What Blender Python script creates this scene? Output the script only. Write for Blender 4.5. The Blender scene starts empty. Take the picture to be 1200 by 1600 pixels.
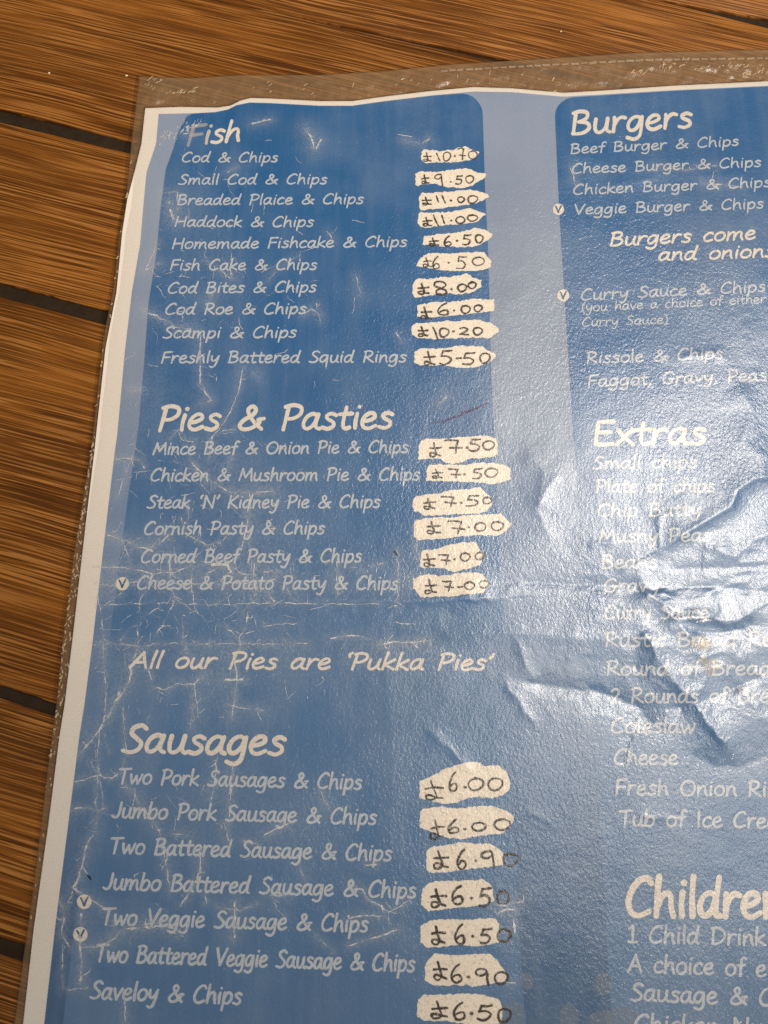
import bpy, math, random
import numpy as np
from math import radians, sin, cos, pi

random.seed(7)
rng = np.random.default_rng(11)
S = bpy.context.scene
COL = S.collection

# ------------------------------------------------------------------ camera
FPX = 1202.0                      # focal length in pixels of the 1200x1600 photograph
TILT = radians(15.6)
DIST = 0.24
CAMH = DIST * cos(TILT)
cam = bpy.data.cameras.new('camera')
cam.sensor_width = 36.0
cam.sensor_fit = 'AUTO'
cam.lens = FPX / 1600.0 * 36.0
cam.clip_start = 0.01
cam.clip_end = 50.0
cam.dof.use_dof = True
cam.dof.focus_distance = 0.247
cam.dof.aperture_fstop = 24.0
co = bpy.data.objects.new('camera', cam)
co.location = (0, 0, CAMH)
co.rotation_euler = (TILT, 0, 0)
COL.objects.link(co)
S.camera = co

# ------------------------------------------------------------------ light
W = bpy.data.worlds.new('World')
S.world = W
W.use_nodes = True
bgn = W.node_tree.nodes['Background']
bgn.inputs[0].default_value = (1.0, 0.86, 0.70, 1)
bgn.inputs[1].default_value = 0.11


def area(name, loc, target, size, power, color):
    l = bpy.data.lights.new(name, 'AREA')
    l.shape = 'RECTANGLE'
    l.size, l.size_y = size
    l.energy = power
    l.color = color
    o = bpy.data.objects.new(name, l)
    o.location = loc
    d = [target[i] - loc[i] for i in range(3)]
    import mathutils
    o.rotation_euler = mathutils.Vector(d).to_track_quat('-Z', 'Y').to_euler()
    COL.objects.link(o)
    return o


cl = area('ceiling_panel_lamp', (0.98, 0.32, 1.55), (0.98, 0.32, 0), (1.5, 1.25), 17.0, (1.0, 0.93, 0.84))
bl = area('added_facet_lamp', (0.78, 0.52, 1.55), (0.08, 0.16, 0), (0.52, 0.52), 0.46, (1.0, 0.91, 0.80))  # second lamp, added to brighten the tilted facets of the film
bl.data.spread = radians(34)


def spot(name, loc, target, cone, power, color):
    import mathutils
    l = bpy.data.lights.new(name, 'SPOT')
    l.spot_size = radians(cone)
    l.spot_blend = 1.0
    l.shadow_soft_size = 0.09
    l.energy = power
    l.color = color
    o = bpy.data.objects.new(name, l)
    o.location = loc
    o.rotation_euler = mathutils.Vector([target[i] - loc[i] for i in range(3)]).to_track_quat('-Z', 'Y').to_euler()
    COL.objects.link(o)
    return o


rl = spot('added_warm_spot', (1.7, -1.5, 1.5), (0.09, 0.16, 0.0), 12.2, 350.0, (1.0, 0.82, 0.61))  # added warm fill; its narrow cone edge imitates an onlooker's shadow at lower left

S.view_settings.view_transform = 'Standard'
S.view_settings.look = 'None'
S.view_settings.exposure = 0.0
S.view_settings.gamma = 1.0
S.view_settings.use_curve_mapping = False
S.cycles.use_denoising = False
S.cycles.use_light_tree = False
S.cycles.max_bounces = 8
S.cycles.transparent_max_bounces = 16

# ------------------------------------------------------------------ noise and relief of the sheet


def vnoise(x, y, seed):
    r = np.random.default_rng(seed)
    tab = r.random(65536)
    xi = np.floor(x).astype(np.int64)
    yi = np.floor(y).astype(np.int64)
    fx = x - xi
    fy = y - yi
    fx = fx * fx * fx * (fx * (fx * 6 - 15) + 10)
    fy = fy * fy * fy * (fy * (fy * 6 - 15) + 10)

    def h(a, b):
        return tab[((a * 73856093) ^ (b * 19349663) ^ (seed * 83492791)) & 65535]
    return ((h(xi, yi) * (1 - fx) + h(xi + 1, yi) * fx) * (1 - fy) + (h(xi, yi + 1) * (1 - fx) + h(xi + 1, yi + 1) * fx) * fy) * 2 - 1


def fbm(x, y, seed, octv=3):
    a, s, t = 1.0, 0.0, 0.0
    for k in range(octv):
        s = s + a * vnoise(x * 2 ** k + 17.3 * k, y * 2 ** k - 9.1 * k, seed + k)
        t += a
        a *= 0.5
    return s / t


def poly_dist(x, y, pts):
    """unsigned distance, sign (+ on the upper side when walking right) and fraction along a polyline"""
    best = np.full(x.shape, 1e9)
    sg = np.ones(x.shape)
    fr = np.zeros(x.shape)
    n = len(pts) - 1
    for i in range(n):
        ax, ay = pts[i]
        bx, by = pts[i + 1]
        dx, dy = bx - ax, by - ay
        L = math.hypot(dx, dy) + 1e-9
        t = np.clip(((x - ax) * dx + (y - ay) * dy) / (L * L), 0, 1)
        ex = x - (ax + t * dx)
        ey = y - (ay + t * dy)
        d = np.hypot(ex, ey)
        m = d < best
        best = np.where(m, d, best)
        sg = np.where(m, np.sign((x - ax) * dy / L - (y - ay) * dx / L), sg)
        fr = np.where(m, (i + t) / n, fr)
    return best, sg, fr


# fold and wrinkle lines: points (photograph pixels), height mm, fall-off on the upper and on the lower side
CREASES = [
    ([(1033, 856), (1090, 822), (1142, 791), (1152, 766), (1178, 748), (1230, 738)], .85, 46, 13),
    ([(1030, 800), (1031, 862)], .10, 5, 5),
    ([(780, 908), (900, 912), (1040, 919), (1110, 917), (1220, 928)], -.30, 16, 12),
    ([(1000, 915), (1035, 945), (1062, 978), (1088, 1002)], .50, 22, 18),
    ([(1062, 962), (1110, 968), (1150, 972), (1180, 955)], .42, 20, 8),
    ([(1080, 986), (1130, 988), (1175, 978)], -.22, 8, 8),
    ([(1004, 985), (1018, 1010), (1036, 1042), (1062, 1072), (1085, 1092), (1105, 1125), (1130, 1160), (1152, 1184)], .80, 30, 22),
    ([(812, 1060), (855, 1071), (900, 1076), (950, 1085), (985, 1100), (1005, 1114), (1020, 1132)], -.58, 24, 24),
    ([(700, 992), (800, 990), (860, 994), (940, 1001), (1010, 988)], .22, 18, 22),
    ([(1040, 1108), (1080, 1102), (1115, 1090), (1150, 1074), (1215, 1044)], -.55, 28, 22),
    ([(1150, 1072), (1180, 1104), (1215, 1146)], .35, 20, 22),
    ([(1140, 1000), (1152, 1022), (1172, 1048), (1205, 1062)], .28, 14, 16),
    ([(1078, 1000), (1092, 1022), (1104, 1034)], .16, 7, 7),
    ([(668, 1138), (690, 1158), (708, 1172), (722, 1190), (738, 1206)], .16, 8, 8),
    ([(872, 742), (856, 762), (840, 792)], .15, 12, 12),
    ([(790, 1064), (806, 1090), (818, 1112), (838, 1136)], .14, 8, 7),
    ([(806, 1000), (822, 1040), (838, 1066)], .16, 9, 12),
    ([(922, 852), (940, 850), (962, 847)], .14, 7, 6),
    ([(955, 288), (990, 283), (1028, 279)], .12, 9, 7),
    ([(868, 236), (950, 254), (1060, 276), (1160, 270)], .16, 30, 16),
    ([(820, 700), (850, 735), (840, 800), (862, 850)], .18, 22, 26),
    ([(1150, 600), (1175, 640), (1160, 690), (1205, 720)], .26, 24, 24),
    ([(1060, 560), (1110, 552), (1132, 560)], .12, 8, 8),
    ([(1100, 850), (1150, 868), (1180, 842), (1215, 830)], .35, 22, 22),
    ([(1050, 890), (1120, 888), (1200, 884)], -.14, 8, 8),
    ([(985, 1140), (978, 1170), (972, 1196)], -.10, 6, 6),
    ([(1080, 1180), (1110, 1196), (1150, 1200), (1200, 1180)], -.3, 26, 26),
    ([(820, 1268), (850, 1280), (862, 1288)], .09, 8, 6),
    ([(996, 1272), (1020, 1276), (1050, 1282)], .12, 9, 6),
    ([(100, 938), (400, 938), (640, 940), (790, 934)], .75, 30, 14),
    ([(100, 1000), (400, 1000), (690, 998)], -.55, 26, 24),
    ([(360, 130), (374, 160), (366, 190), (300, 212), (240, 214)], .20, 14, 10),
    ([(600, 990), (614, 1200), (610, 1420)], .10, 26, 26),
    ([(235, 210), (300, 196), (345, 180)], .14, 9, 9),
]


def relief(px, py):
    """height in metres of the sheet above its resting level"""
    px = np.asarray(px, float)
    py = np.asarray(py, float)
    h = 0.55 * fbm(px / 420., py / 420., 3, 2)
    h = h + 0.16 * fbm(px / 130., py / 150., 8, 2)
    wx = px + 22 * fbm(px / 70., py / 70., 21, 2)
    wy = py + 22 * fbm(px / 70., py / 70., 25, 2)
    m = np.exp(-(((px - 1090) / 210.) ** 2 + ((py - 985) / 175.) ** 2) ** 1.5)
    h = h + m * 0.22 * (1 - np.abs(fbm(wx / 95., wy / 52., 31, 2)) * 2.2)
    h = h + m * 0.075 * (1 - np.abs(fbm(wx / 34., wy / 22., 37, 2)) * 2.2)
    h = h + 0.03 * fbm(px / 26., py / 26., 41, 2)
    for pts, A, wu, wl in CREASES:
        xs = [p[0] for p in pts]
        ys = [p[1] for p in pts]
        R = 5 * max(wu, wl)
        box = (px > min(xs) - R) & (px < max(xs) + R) & (py > min(ys) - R) & (py < max(ys) + R)
        if not np.any(box):
            continue
        bx, by = px[box] if px.ndim else px, py[box] if py.ndim else py
        jx = 2.0 * vnoise(bx / 14., by / 14., 77)
        d, sg, fr = poly_dist(bx + jx, by - jx, pts)
        w = np.where(sg > 0, wu, wl)
        e = np.minimum(1, np.minimum(fr, 1 - fr) * 5 + 0.35)
        v = 1.3 * A * e * np.exp(-(np.sqrt(d * d + 1.4) - 1.18) / w)
        if px.ndim:
            h[box] += v
        else:
            h = h + v
    return h * 1e-3


BASE = 0.0022          # resting level of the paper above the table top
CT, ST = cos(TILT), sin(TILT)


def unproj(px, py, z):
    x = (np.asarray(px, float) - 600.) / FPX
    y = -(np.asarray(py, float) - 800.) / FPX
    yy = y * CT + ST
    zz = y * ST - CT
    t = (CAMH - z) / (-zz)
    return t * x, t * yy


def on_sheet(px, py, lift):
    """points of the sheet's surface (true height) plus a small lift of the layer"""
    px = np.asarray(px, float)
    py = np.asarray(py, float)
    z = BASE + relief(px, py) + lift
    x, y = unproj(px, py, z)
    return np.stack([x, y, z], -1)


# ------------------------------------------------------------------ objects


def link(o, parent=None):
    COL.objects.link(o)
    if parent is not None:
        o.parent = parent
    return o


def mesh_obj(name, verts, faces, mat, parent=None, smooth=False, attrs=None):
    me = bpy.data.meshes.new(name)
    verts = np.asarray(verts, np.float32)
    faces = [np.asarray(f, np.int32) for f in (faces if isinstance(faces, list) else [faces])]
    faces = [f for f in faces if len(f)]
    me.vertices.add(len(verts))
    me.vertices.foreach_set('co', verts.ravel())
    nl = sum(f.size for f in faces)
    nf = sum(len(f) for f in faces)
    me.loops.add(nl)
    me.polygons.add(nf)
    me.loops.foreach_set('vertex_index', np.concatenate([f.ravel() for f in faces]))
    starts = []
    s = 0
    for f in faces:
        starts.append(s + np.arange(len(f)) * f.shape[1])
        s += f.size
    me.polygons.foreach_set('loop_start', np.concatenate(starts).astype(np.int32))
    if smooth:
        me.polygons.foreach_set('use_smooth', np.ones(nf, bool))
    for k, v in (attrs or {}).items():
        a = me.attributes.new(k, 'FLOAT', 'POINT')
        a.data.foreach_set('value', np.asarray(v, np.float32))
    me.update(calc_edges=True)
    me.validate()
    if isinstance(mat, (list, tuple)):
        for m in mat:
            me.materials.append(m)
    else:
        me.materials.append(mat)
    return link(bpy.data.objects.new(name, me), parent)


class Ink:
    """collects ribbons (pen strokes, letters, cracks) lying on the sheet; built as ONE mesh"""

    def __init__(self, lift):
        self.v, self.t, self.q, self.a = [], [], [], []
        self.n = 0
        self.lift = lift
        self.k = 0

    def ribbon(self, pts, hw, fade=0.0, caps=True):
        P = np.asarray(pts, float)
        if len(P) < 2:
            P = np.vstack([P, P + 0.01])
        T = np.gradient(P, axis=0)
        T /= (np.linalg.norm(T, axis=1, keepdims=True) + 1e-9)
        N = np.stack([-T[:, 1], T[:, 0]], -1)
        H = np.broadcast_to(np.asarray(hw, float), (len(P),))[:, None]
        L, R = P + N * H, P - N * H
        n = len(P)
        vs = [L, R]
        tri = []
        if caps:
            for (c, t, h, il, ir) in ((P[0], -T[0], H[0, 0], 0, n), (P[-1], T[-1], H[-1, 0], n - 1, 2 * n - 1)):
                nn = np.array([-t[1], t[0]])
                base = sum(len(a) for a in vs)
                ang = np.linspace(pi / 2, -pi / 2, 7)[1:-1]
                arc = np.array([c + h * (cos(a) * t + sin(a) * nn) for a in ang])
                vs.append(arc)
                first, last = (ir, il) if il == 0 else (il, ir)
                ring = [first] + list(range(base, base + len(ang))) + [last]
                for i in range(1, len(ring) - 1):
                    tri.append((ring[0], ring[i + 1], ring[i]))
        V = np.vstack(vs)
        z = np.full(len(V), self.lift + 5e-7 * self.k)
        self.k = (self.k + 1) % 40
        self.v.append(np.column_stack([V, z]))
        i = np.arange(n - 1)
        self.q.append(np.stack([i, i + n, i + n + 1, i + 1], -1) + self.n)
        if tri:
            self.t.append(np.array(tri) + self.n)
        self.a.append(np.full(len(V), fade))
        self.n += len(V)

    def disc(self, c, rx, ry, seg=20, fade=0.0):
        a = np.linspace(0, 2 * pi, seg, endpoint=False)
        V = np.column_stack([c[0] + rx * np.cos(a), c[1] + ry * np.sin(a)])
        V = np.vstack([[c], V])
        z = np.full(len(V), self.lift + 5e-7 * self.k)
        self.k = (self.k + 1) % 40
        self.v.append(np.column_stack([V, z]))
        i = np.arange(seg)
        self.t.append(np.stack([np.zeros(seg, int), 1 + (i + 1) % seg, 1 + i], -1) + self.n)
        self.a.append(np.full(len(V), fade))
        self.n += len(V)

    def strip(self, top, bot, rough, step=2.0, rows=6, seed=0):
        """area between an upper and a lower outline"""
        x0, x1 = min(top[0][0], bot[0][0]), max(top[-1][0], bot[-1][0])
        n = max(8, int((x1 - x0) / step))
        f = np.linspace(0, 1, n)
        tx = np.array([p[0] for p in top], float)
        ty = np.array([p[1] for p in top], float)
        bx = np.array([p[0] for p in bot], float)
        by = np.array([p[1] for p in bot], float)
        cx = x0 + f * (x1 - x0)
        ct, cb = np.interp(cx, tx, ty), np.interp(cx, bx, by)
        k = np.array([.25, .5, .25])
        for _ in range(2):
            ct[1:-1] = np.convolve(ct, k, 'valid')
            cb[1:-1] = np.convolve(cb, k, 'valid')
        ct = ct + rough * vnoise(cx / 3.1, cx * 0 + seed, 5) + rough * .8 * vnoise(cx / 9., cx * 0 + seed + .5, 6)
        cb = cb + rough * vnoise(cx / 3.1, cx * 0 + seed + 30, 5) + rough * .8 * vnoise(cx / 9., cx * 0 + seed + 30.5, 6)
        cb = np.maximum(cb, ct + 0.4)
        r = np.linspace(0, 1, rows)[:, None]
        Y = ct * (1 - r) + cb * r
        X = np.broadcast_to(cx, Y.shape).copy()
        # ragged ends
        e = np.exp(-f / 0.03) * 1.0
        e2 = np.exp(-(1 - f) / 0.03)
        X += (e - e2) * (np.abs(vnoise(Y / 4., Y * 0 + seed, 15)) * 2.5 * rough)
        V = np.column_stack([X.ravel(), Y.ravel()])
        z = np.full(len(V), self.lift)
        self.v.append(np.column_stack([V, z]))
        a = np.arange(rows - 1)[:, None] * n + np.arange(n - 1)[None]
        a = a.ravel()
        self.q.append(np.stack([a, a + n, a + n + 1, a + 1], -1) + self.n)
        self.a.append(np.zeros(len(V)))
        self.n += len(V)

    def build(self, name, mat, parent):
        V = np.vstack(self.v)
        P = on_sheet(V[:, 0], V[:, 1], V[:, 2])
        f = []
        if self.q:
            f.append(np.vstack(self.q))
        if self.t:
            f.append(np.vstack(self.t))
        return mesh_obj(name, P, f, mat, parent, attrs={'fade': np.concatenate(self.a)})


# ------------------------------------------------------------------ materials


class NT:
    def __init__(self, name):
        self.m = bpy.data.materials.new(name)
        self.m.use_nodes = True
        self.t = self.m.node_tree
        self.t.nodes.clear()
        self.out = self.t.nodes.new('ShaderNodeOutputMaterial')

    def n(self, kind, ins=None, **props):
        nd = self.t.nodes.new(kind)
        for k, v in props.items():
            setattr(nd, k, v)
        for k, v in (ins or {}).items():
            s = nd.inputs[k]
            if isinstance(v, bpy.types.NodeSocket):
                self.t.links.new(v, s)
            else:
                s.default_value = v
        return nd

    def coord(self):
        return self.n('ShaderNodeTexCoord').outputs['Object']

    def mapping(self, vec, scale=(1, 1, 1), rot=(0, 0, 0), loc=(0, 0, 0)):
        return self.n('ShaderNodeMapping', {'Vector': vec, 'Scale': scale, 'Rotation': rot, 'Location': loc}).outputs[0]

    def noise(self, vec, scale, detail=3, rough=.5, dist=0.0):
        return self.n('ShaderNodeTexNoise', {'Vector': vec, 'Scale': scale, 'Detail': detail, 'Roughness': rough, 'Distortion': dist}).outputs['Fac']

    def ramp(self, fac, stops):
        r = self.n('ShaderNodeValToRGB', {'Fac': fac})
        e = r.color_ramp.elements
        while len(e) > 1:
            e.remove(e[-1])
        e[0].position = stops[0][0]
        e[0].color = (*stops[0][1], 1) if isinstance(stops[0][1], tuple) else (stops[0][1],) * 3 + (1,)
        for p, c in stops[1:]:
            x = e.new(p)
            x.color = (*c, 1) if isinstance(c, tuple) else (c, c, c, 1)
        return r.outputs[0]

    def math(self, op, a, b=0.0, clamp=False):
        return self.n('ShaderNodeMath', {0: a, 1: b}, operation=op, use_clamp=clamp).outputs[0]

    def mix(self, fac, a, b, blend='MIX'):
        nd = self.n('ShaderNodeMix', data_type='RGBA', blend_type=blend)
        for i, v in ((0, fac), (6, a), (7, b)):
            if isinstance(v, bpy.types.NodeSocket):
                self.t.links.new(v, nd.inputs[i])
            else:
                nd.inputs[i].default_value = (*v, 1) if isinstance(v, tuple) else v
        return nd.outputs[2]

    def attr(self, name):
        return self.n('ShaderNodeAttribute', attribute_name=name).outputs['Fac']

    def done(self, sh):
        self.t.links.new(sh, self.out.inputs['Surface'])
        return self.m


def mat_paper(name, col, var=0.06, fade=True, brushed=False):
    t = NT(name)
    c = t.coord()
    n = t.noise(c, 900, 3)
    n2 = t.noise(c, 60, 3)
    colr = t.mix(t.math('MULTIPLY', n, var * 2), col, tuple(x * .72 for x in col))
    colr = t.mix(t.math('MULTIPLY', n2, var * 2), colr, tuple(x * .8 for x in col))
    if brushed:
        colr = t.mix(t.ramp(t.noise(t.mapping(c, (55, 620, 1)), 1.0, 4, .65), [(.40, .0), (.70, .16)]), colr, tuple(x * .70 for x in col))
    d = t.n('ShaderNodeBsdfDiffuse', {'Color': colr, 'Roughness': .6}).outputs[0]
    if fade:
        tr = t.n('ShaderNodeBsdfTransparent').outputs[0]
        f = t.attr('fade')
        wearn = t.ramp(t.noise(c, 1500, 4, .7), [(.30, .55), (.46, 0.0)])
        f = t.math('MAXIMUM', f, wearn, True)
        d = t.n('ShaderNodeMixShader', {0: f, 1: d, 2: tr}).outputs[0]
    return t.done(d)


def mat_print(name, stops, panel=False):
    """printed blue ink: gradient down the sheet, fine banding, rubbed-off ink along the creases"""
    t = NT(name)
    c = t.coord()
    if isinstance(stops, list):
        sx = t.n('ShaderNodeSeparateXYZ', {0: c}).outputs['Y']
        g = t.n('ShaderNodeMapRange', {0: sx, 1: -0.125, 2: 0.215}).outputs[0]
        g = t.math('ADD', g, t.math('MULTIPLY', t.math('SUBTRACT', t.noise(c, 28, 2), .5), .10), True)
        col = t.ramp(g, stops)
    else:
        col = stops
    # vertical banding of the worn print, running down the sheet
    band = t.noise(t.mapping(c, (260, 14, 1)), 1.0, 3, .6)
    col = t.mix(t.ramp(band, [(.45, 0.0), (.85, .12)]), col, (.36, .45, .58))
    blot = t.noise(c, 34, 4, .55)
    col = t.mix(t.ramp(blot, [(.45, 0.0), (.78, .20)]), col, (.36, .45, .60))
    col = t.mix(t.ramp(t.noise(c, 21, 4, .6), [(.30, .14), (.52, 0.0)]), col, (.030, .090, .235))
    w = t.attr('wear')
    fine = t.noise(c, 1300, 5, .75)
    wm = t.math('MULTIPLY', w, t.ramp(fine, [(.36, .15), (.62, 1.0)]))
    col = t.mix(t.math('MINIMUM', wm, .72), col, (.52, .55, .58))
    # scattered tiny rubbed specks
    sp = t.ramp(t.noise(c, 780, 3, .7), [(.68, 0.0), (.76, .34)])
    col = t.mix(sp, col, (.46, .50, .56))
    return t.done(t.n('ShaderNodeBsdfDiffuse', {'Color': col, 'Roughness': .5}).outputs[0])


def mat_crack_and_glint():
    t = NT('rubbed_crease_and_glint')
    c = t.coord()
    d = t.n('ShaderNodeBsdfDiffuse', {'Color': (.72, .75, .80, 1)}).outputs[0]
    tr = t.n('ShaderNodeBsdfTransparent').outputs[0]
    f = t.ramp(t.noise(c, 1100, 4, .75), [(.38, .85), (.58, .04)])
    f = t.math('ADD', f, t.attr('fade'), True)
    return t.done(t.n('ShaderNodeMixShader', {0: f, 1: d, 2: tr}).outputs[0])


def mat_pen(name, col):
    t = NT(name)
    c = t.coord()
    d = t.n('ShaderNodeBsdfDiffuse', {'Color': (*col, 1)}).outputs[0]
    tr = t.n('ShaderNodeBsdfTransparent').outputs[0]
    f = t.ramp(t.noise(c, 1800, 3, .6), [(.34, .75), (.50, .04)])
    f = t.math('MAXIMUM', f, t.attr('fade'))
    return t.done(t.n('ShaderNodeMixShader', {0: f, 1: d, 2: tr}).outputs[0])


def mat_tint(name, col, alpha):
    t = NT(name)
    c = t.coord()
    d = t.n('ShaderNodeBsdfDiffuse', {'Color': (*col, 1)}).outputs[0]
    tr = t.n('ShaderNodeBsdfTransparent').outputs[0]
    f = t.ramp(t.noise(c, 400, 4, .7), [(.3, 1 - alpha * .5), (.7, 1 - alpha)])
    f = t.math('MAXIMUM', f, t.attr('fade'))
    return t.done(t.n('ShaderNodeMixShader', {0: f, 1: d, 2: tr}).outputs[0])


def mat_film():
    t = NT('clear_laminate')
    c = t.coord()
    n1 = t.noise(t.mapping(c, (1, .72, 1), (0, 0, .25)), 1200, 2, .5, .6)
    n2 = t.noise(c, 2600, 2, .5)
    n3 = t.noise(c, 210, 3, .55)
    lv = t.ramp(t.noise(c, 19, 3, .5), [(.34, .45), (.62, 1.15)])
    h = t.math('ADD', t.math('MULTIPLY', n1, lv), t.math('MULTIPLY', n2, .16))
    h = t.math('ADD', h, t.math('MULTIPLY', n3, .6))
    hz = t.attr('haze')
    crk = t.noise(t.mapping(c, (1, .35, 1), (0, 0, -.5)), 520, 4, .7, 1.5)
    h = t.math('ADD', h, t.math('MULTIPLY', crk, t.math('MULTIPLY', hz, 1.7)))
    b = t.n('ShaderNodeBump', {'Height': h, 'Strength': 1.0, 'Distance': .00011}).outputs[0]
    g1 = t.n('ShaderNodeBsdfGlossy', {'Color': (1, 1, 1, 1), 'Roughness': .20, 'Normal': b}).outputs[0]
    g2 = t.n('ShaderNodeBsdfGlossy', {'Color': (1, 1, 1, 1), 'Roughness': .36, 'Normal': b}).outputs[0]
    g = t.n('ShaderNodeMixShader', {0: .35, 1: g1, 2: g2}).outputs[0]
    tr = t.n('ShaderNodeBsdfTransparent', {'Color': (.985, .98, .97, 1)}).outputs[0]
    # two-sided Schlick reflectance, so that light leaves the film as easily as it enters
    inc = t.n('ShaderNodeNewGeometry').outputs['Incoming']
    dt = t.n('ShaderNodeVectorMath', {0: b, 1: inc}, operation='DOT_PRODUCT').outputs['Value']
    om = t.math('SUBTRACT', 1.0, t.math('ABSOLUTE', dt), True)
    fr = t.math('ADD', .095, t.math('MULTIPLY', .905, t.math('POWER', om, 5.0)), True)
    milk = t.n('ShaderNodeBsdfDiffuse', {'Color': (.36, .235, .125, 1)}).outputs[0]
    hn = t.ramp(t.noise(c, 130, 4, .6), [(.3, .30), (.7, .50)])
    body = t.n('ShaderNodeMixShader', {0: t.math('MULTIPLY', hz, hn), 1: tr, 2: milk}).outputs[0]
    sh = t.n('ShaderNodeMixShader', {0: fr, 1: body, 2: g}).outputs[0]
    return t.done(sh)


def mat_wood():
    t = NT('dark_oak_boards')
    c = t.mapping(t.coord(), (1, 1, 1), (0, 0, -GRAIN))
    shift = t.n('ShaderNodeCombineXYZ', {0: t.math('MULTIPLY', t.attr('board'), 3.7), 1: t.math('MULTIPLY', t.attr('board'), 1.3)}).outputs[0]
    c = t.n('ShaderNodeVectorMath', {0: c, 1: shift}, operation='ADD').outputs[0]
    # slow bending of the grain
    bend = t.noise(t.mapping(c, (7, 16, 1)), 1.0, 2)
    off = t.n('ShaderNodeCombineXYZ', {1: t.math('MULTIPLY', t.math('SUBTRACT', bend, .5), .006)}).outputs[0]
    c2 = t.n('ShaderNodeVectorMath', {0: c, 1: off}, operation='ADD').outputs[0]
    ridges = t.noise(t.mapping(c2, (26, 1650, 1)), 1.0, 1, .35, .2)
    fine = t.noise(t.mapping(c2, (70, 2600, 1)), 1.0, 1, .5)
    broad = t.noise(t.mapping(c2, (8, 230, 1)), 1.0, 3, .55)
    blot = t.noise(t.mapping(c, (14, 55, 1)), 1.0, 4, .62)
    warm = t.noise(t.mapping(c, (5, 26, 1), (0, 0, 0), (2, 7, 0)), 1.0, 3, .5)
    h = t.math('ADD', t.math('MULTIPLY', t.ramp(ridges, [(.40, 0.0), (.60, 1.0)]), .5), t.math('MULTIPLY', fine, .35))
    h = t.math('ADD', h, t.math('MULTIPLY', broad, .4))
    col = t.ramp(t.math('ADD', t.math('MULTIPLY', warm, .6), t.math('MULTIPLY', broad, .4)), [(.36, (.115, .038, .005)), (.50, (.205, .071, .0095)), (.64, (.33, .122, .017))])
    col = t.mix(t.ramp(blot, [(.36, .42), (.54, 0.0)]), col, (.095, .033, .006))
    # dark pores and pale ridge crests
    lmod = t.ramp(t.noise(t.mapping(c, (11, 90, 1), (0, 0, 0), (9, 1, 0)), 1.0, 2), [(.35, .45), (.62, 1.0)])
    col = t.mix(t.math('MULTIPLY', t.ramp(ridges, [(.395, .85), (.455, 0.0)]), lmod), col, (.050, .017, .003))
    col = t.mix(t.math('MULTIPLY', t.ramp(ridges, [(.535, 0.0), (.585, .78)]), lmod), col, (.44, .195, .052))
    col = t.mix(t.ramp(fine, [(.32, .35), (.48, 0.0)]), col, (.080, .028, .005))
    col = t.mix(t.ramp(t.noise(t.mapping(c2, (5, 240, 1), (0, 0, 0), (5, 3, 0)), 1.0, 3, .6), [(.64, 0.0), (.72, .6)]), col, (.040, .016, .005))
    b = t.n('ShaderNodeBump', {'Height': h, 'Strength': .8, 'Distance': .00030}).outputs[0]
    p = t.n('ShaderNodeBsdfPrincipled', {'Base Color': col, 'Roughness': .48, 'Normal': b})
    p.inputs['Specular IOR Level'].default_value = .22
    return t.done(p.outputs[0])


def mat_groove():
    t = NT('dark_groove')
    c = t.coord()
    col = t.mix(t.noise(c, 300, 4), (.018, .011, .007), (.040, .026, .016))
    b = t.n('ShaderNodeBump', {'Height': t.noise(c, 900, 3), 'Strength': .6, 'Distance': .0002}).outputs[0]
    p = t.n('ShaderNodeBsdfPrincipled', {'Base Color': col, 'Roughness': .85, 'Normal': b})
    p.inputs['Specular IOR Level'].default_value = .12
    return t.done(p.outputs[0])


# ------------------------------------------------------------------ table
# edges of the grooves between the boards: (upper edge points, lower edge points) in the photograph
GAPS = [
    (((1000, -3), (1200, 26)), ((1030, -2), (1200, 45))),
    (((318, -6), (760, 86)), ((352, 2), (760, 92))),
    (((0, 170), (205, 220)), ((0, 191), (205, 240))),
    (((0, 441), (166, 484)), ((0, 463), (166, 508))),
    (((0, 1070), (88, 1101)), ((0, 1091), (88, 1121))),
]
p0 = np.array(unproj(0, 180, 0.))
p1 = np.array(unproj(205, 230, 0.))
GRAIN = math.atan2(p1[1] - p0[1], p1[0] - p0[0])
GD = np.array([cos(GRAIN), sin(GRAIN)])
GN = np.array([-GD[1], GD[0]])


def edge_line(pp):
    """a groove edge as offset and slope in the table's own grain frame"""
    a = np.array(unproj(*pp[0], 0.))
    b = np.array(unproj(*pp[1], 0.))
    ua, va, ub, vb = a @ GD, a @ GN, b @ GD, b @ GN
    s = (vb - va) / (ub - ua)
    s = max(-.05, min(.05, s))
    um = (ua + ub) / 2
    vm = (va + vb) / 2
    return lambda u, s=s, um=um, vm=vm: vm + s * np.clip(u - um, -.25, .25)


edges = []
for up, lo in GAPS:
    edges.append((edge_line(up), edge_line(lo)))
LAST = edges[-1][1](np.array([-.1]))[0]
FIRST = edges[0][0](np.array([.1]))[0]
pre, post = [], []
for k in range(1, 5):
    pre.append((lambda u, k=k: FIRST + .058 * k + 0 * u - .004, lambda u, k=k: FIRST + .058 * k + 0 * u - .008))
    post.append((lambda u, k=k: LAST - .058 * k + 0 * u, lambda u, k=k: LAST - .058 * k - .004 + 0 * u))
edges = pre[::-1] + edges + post


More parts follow.
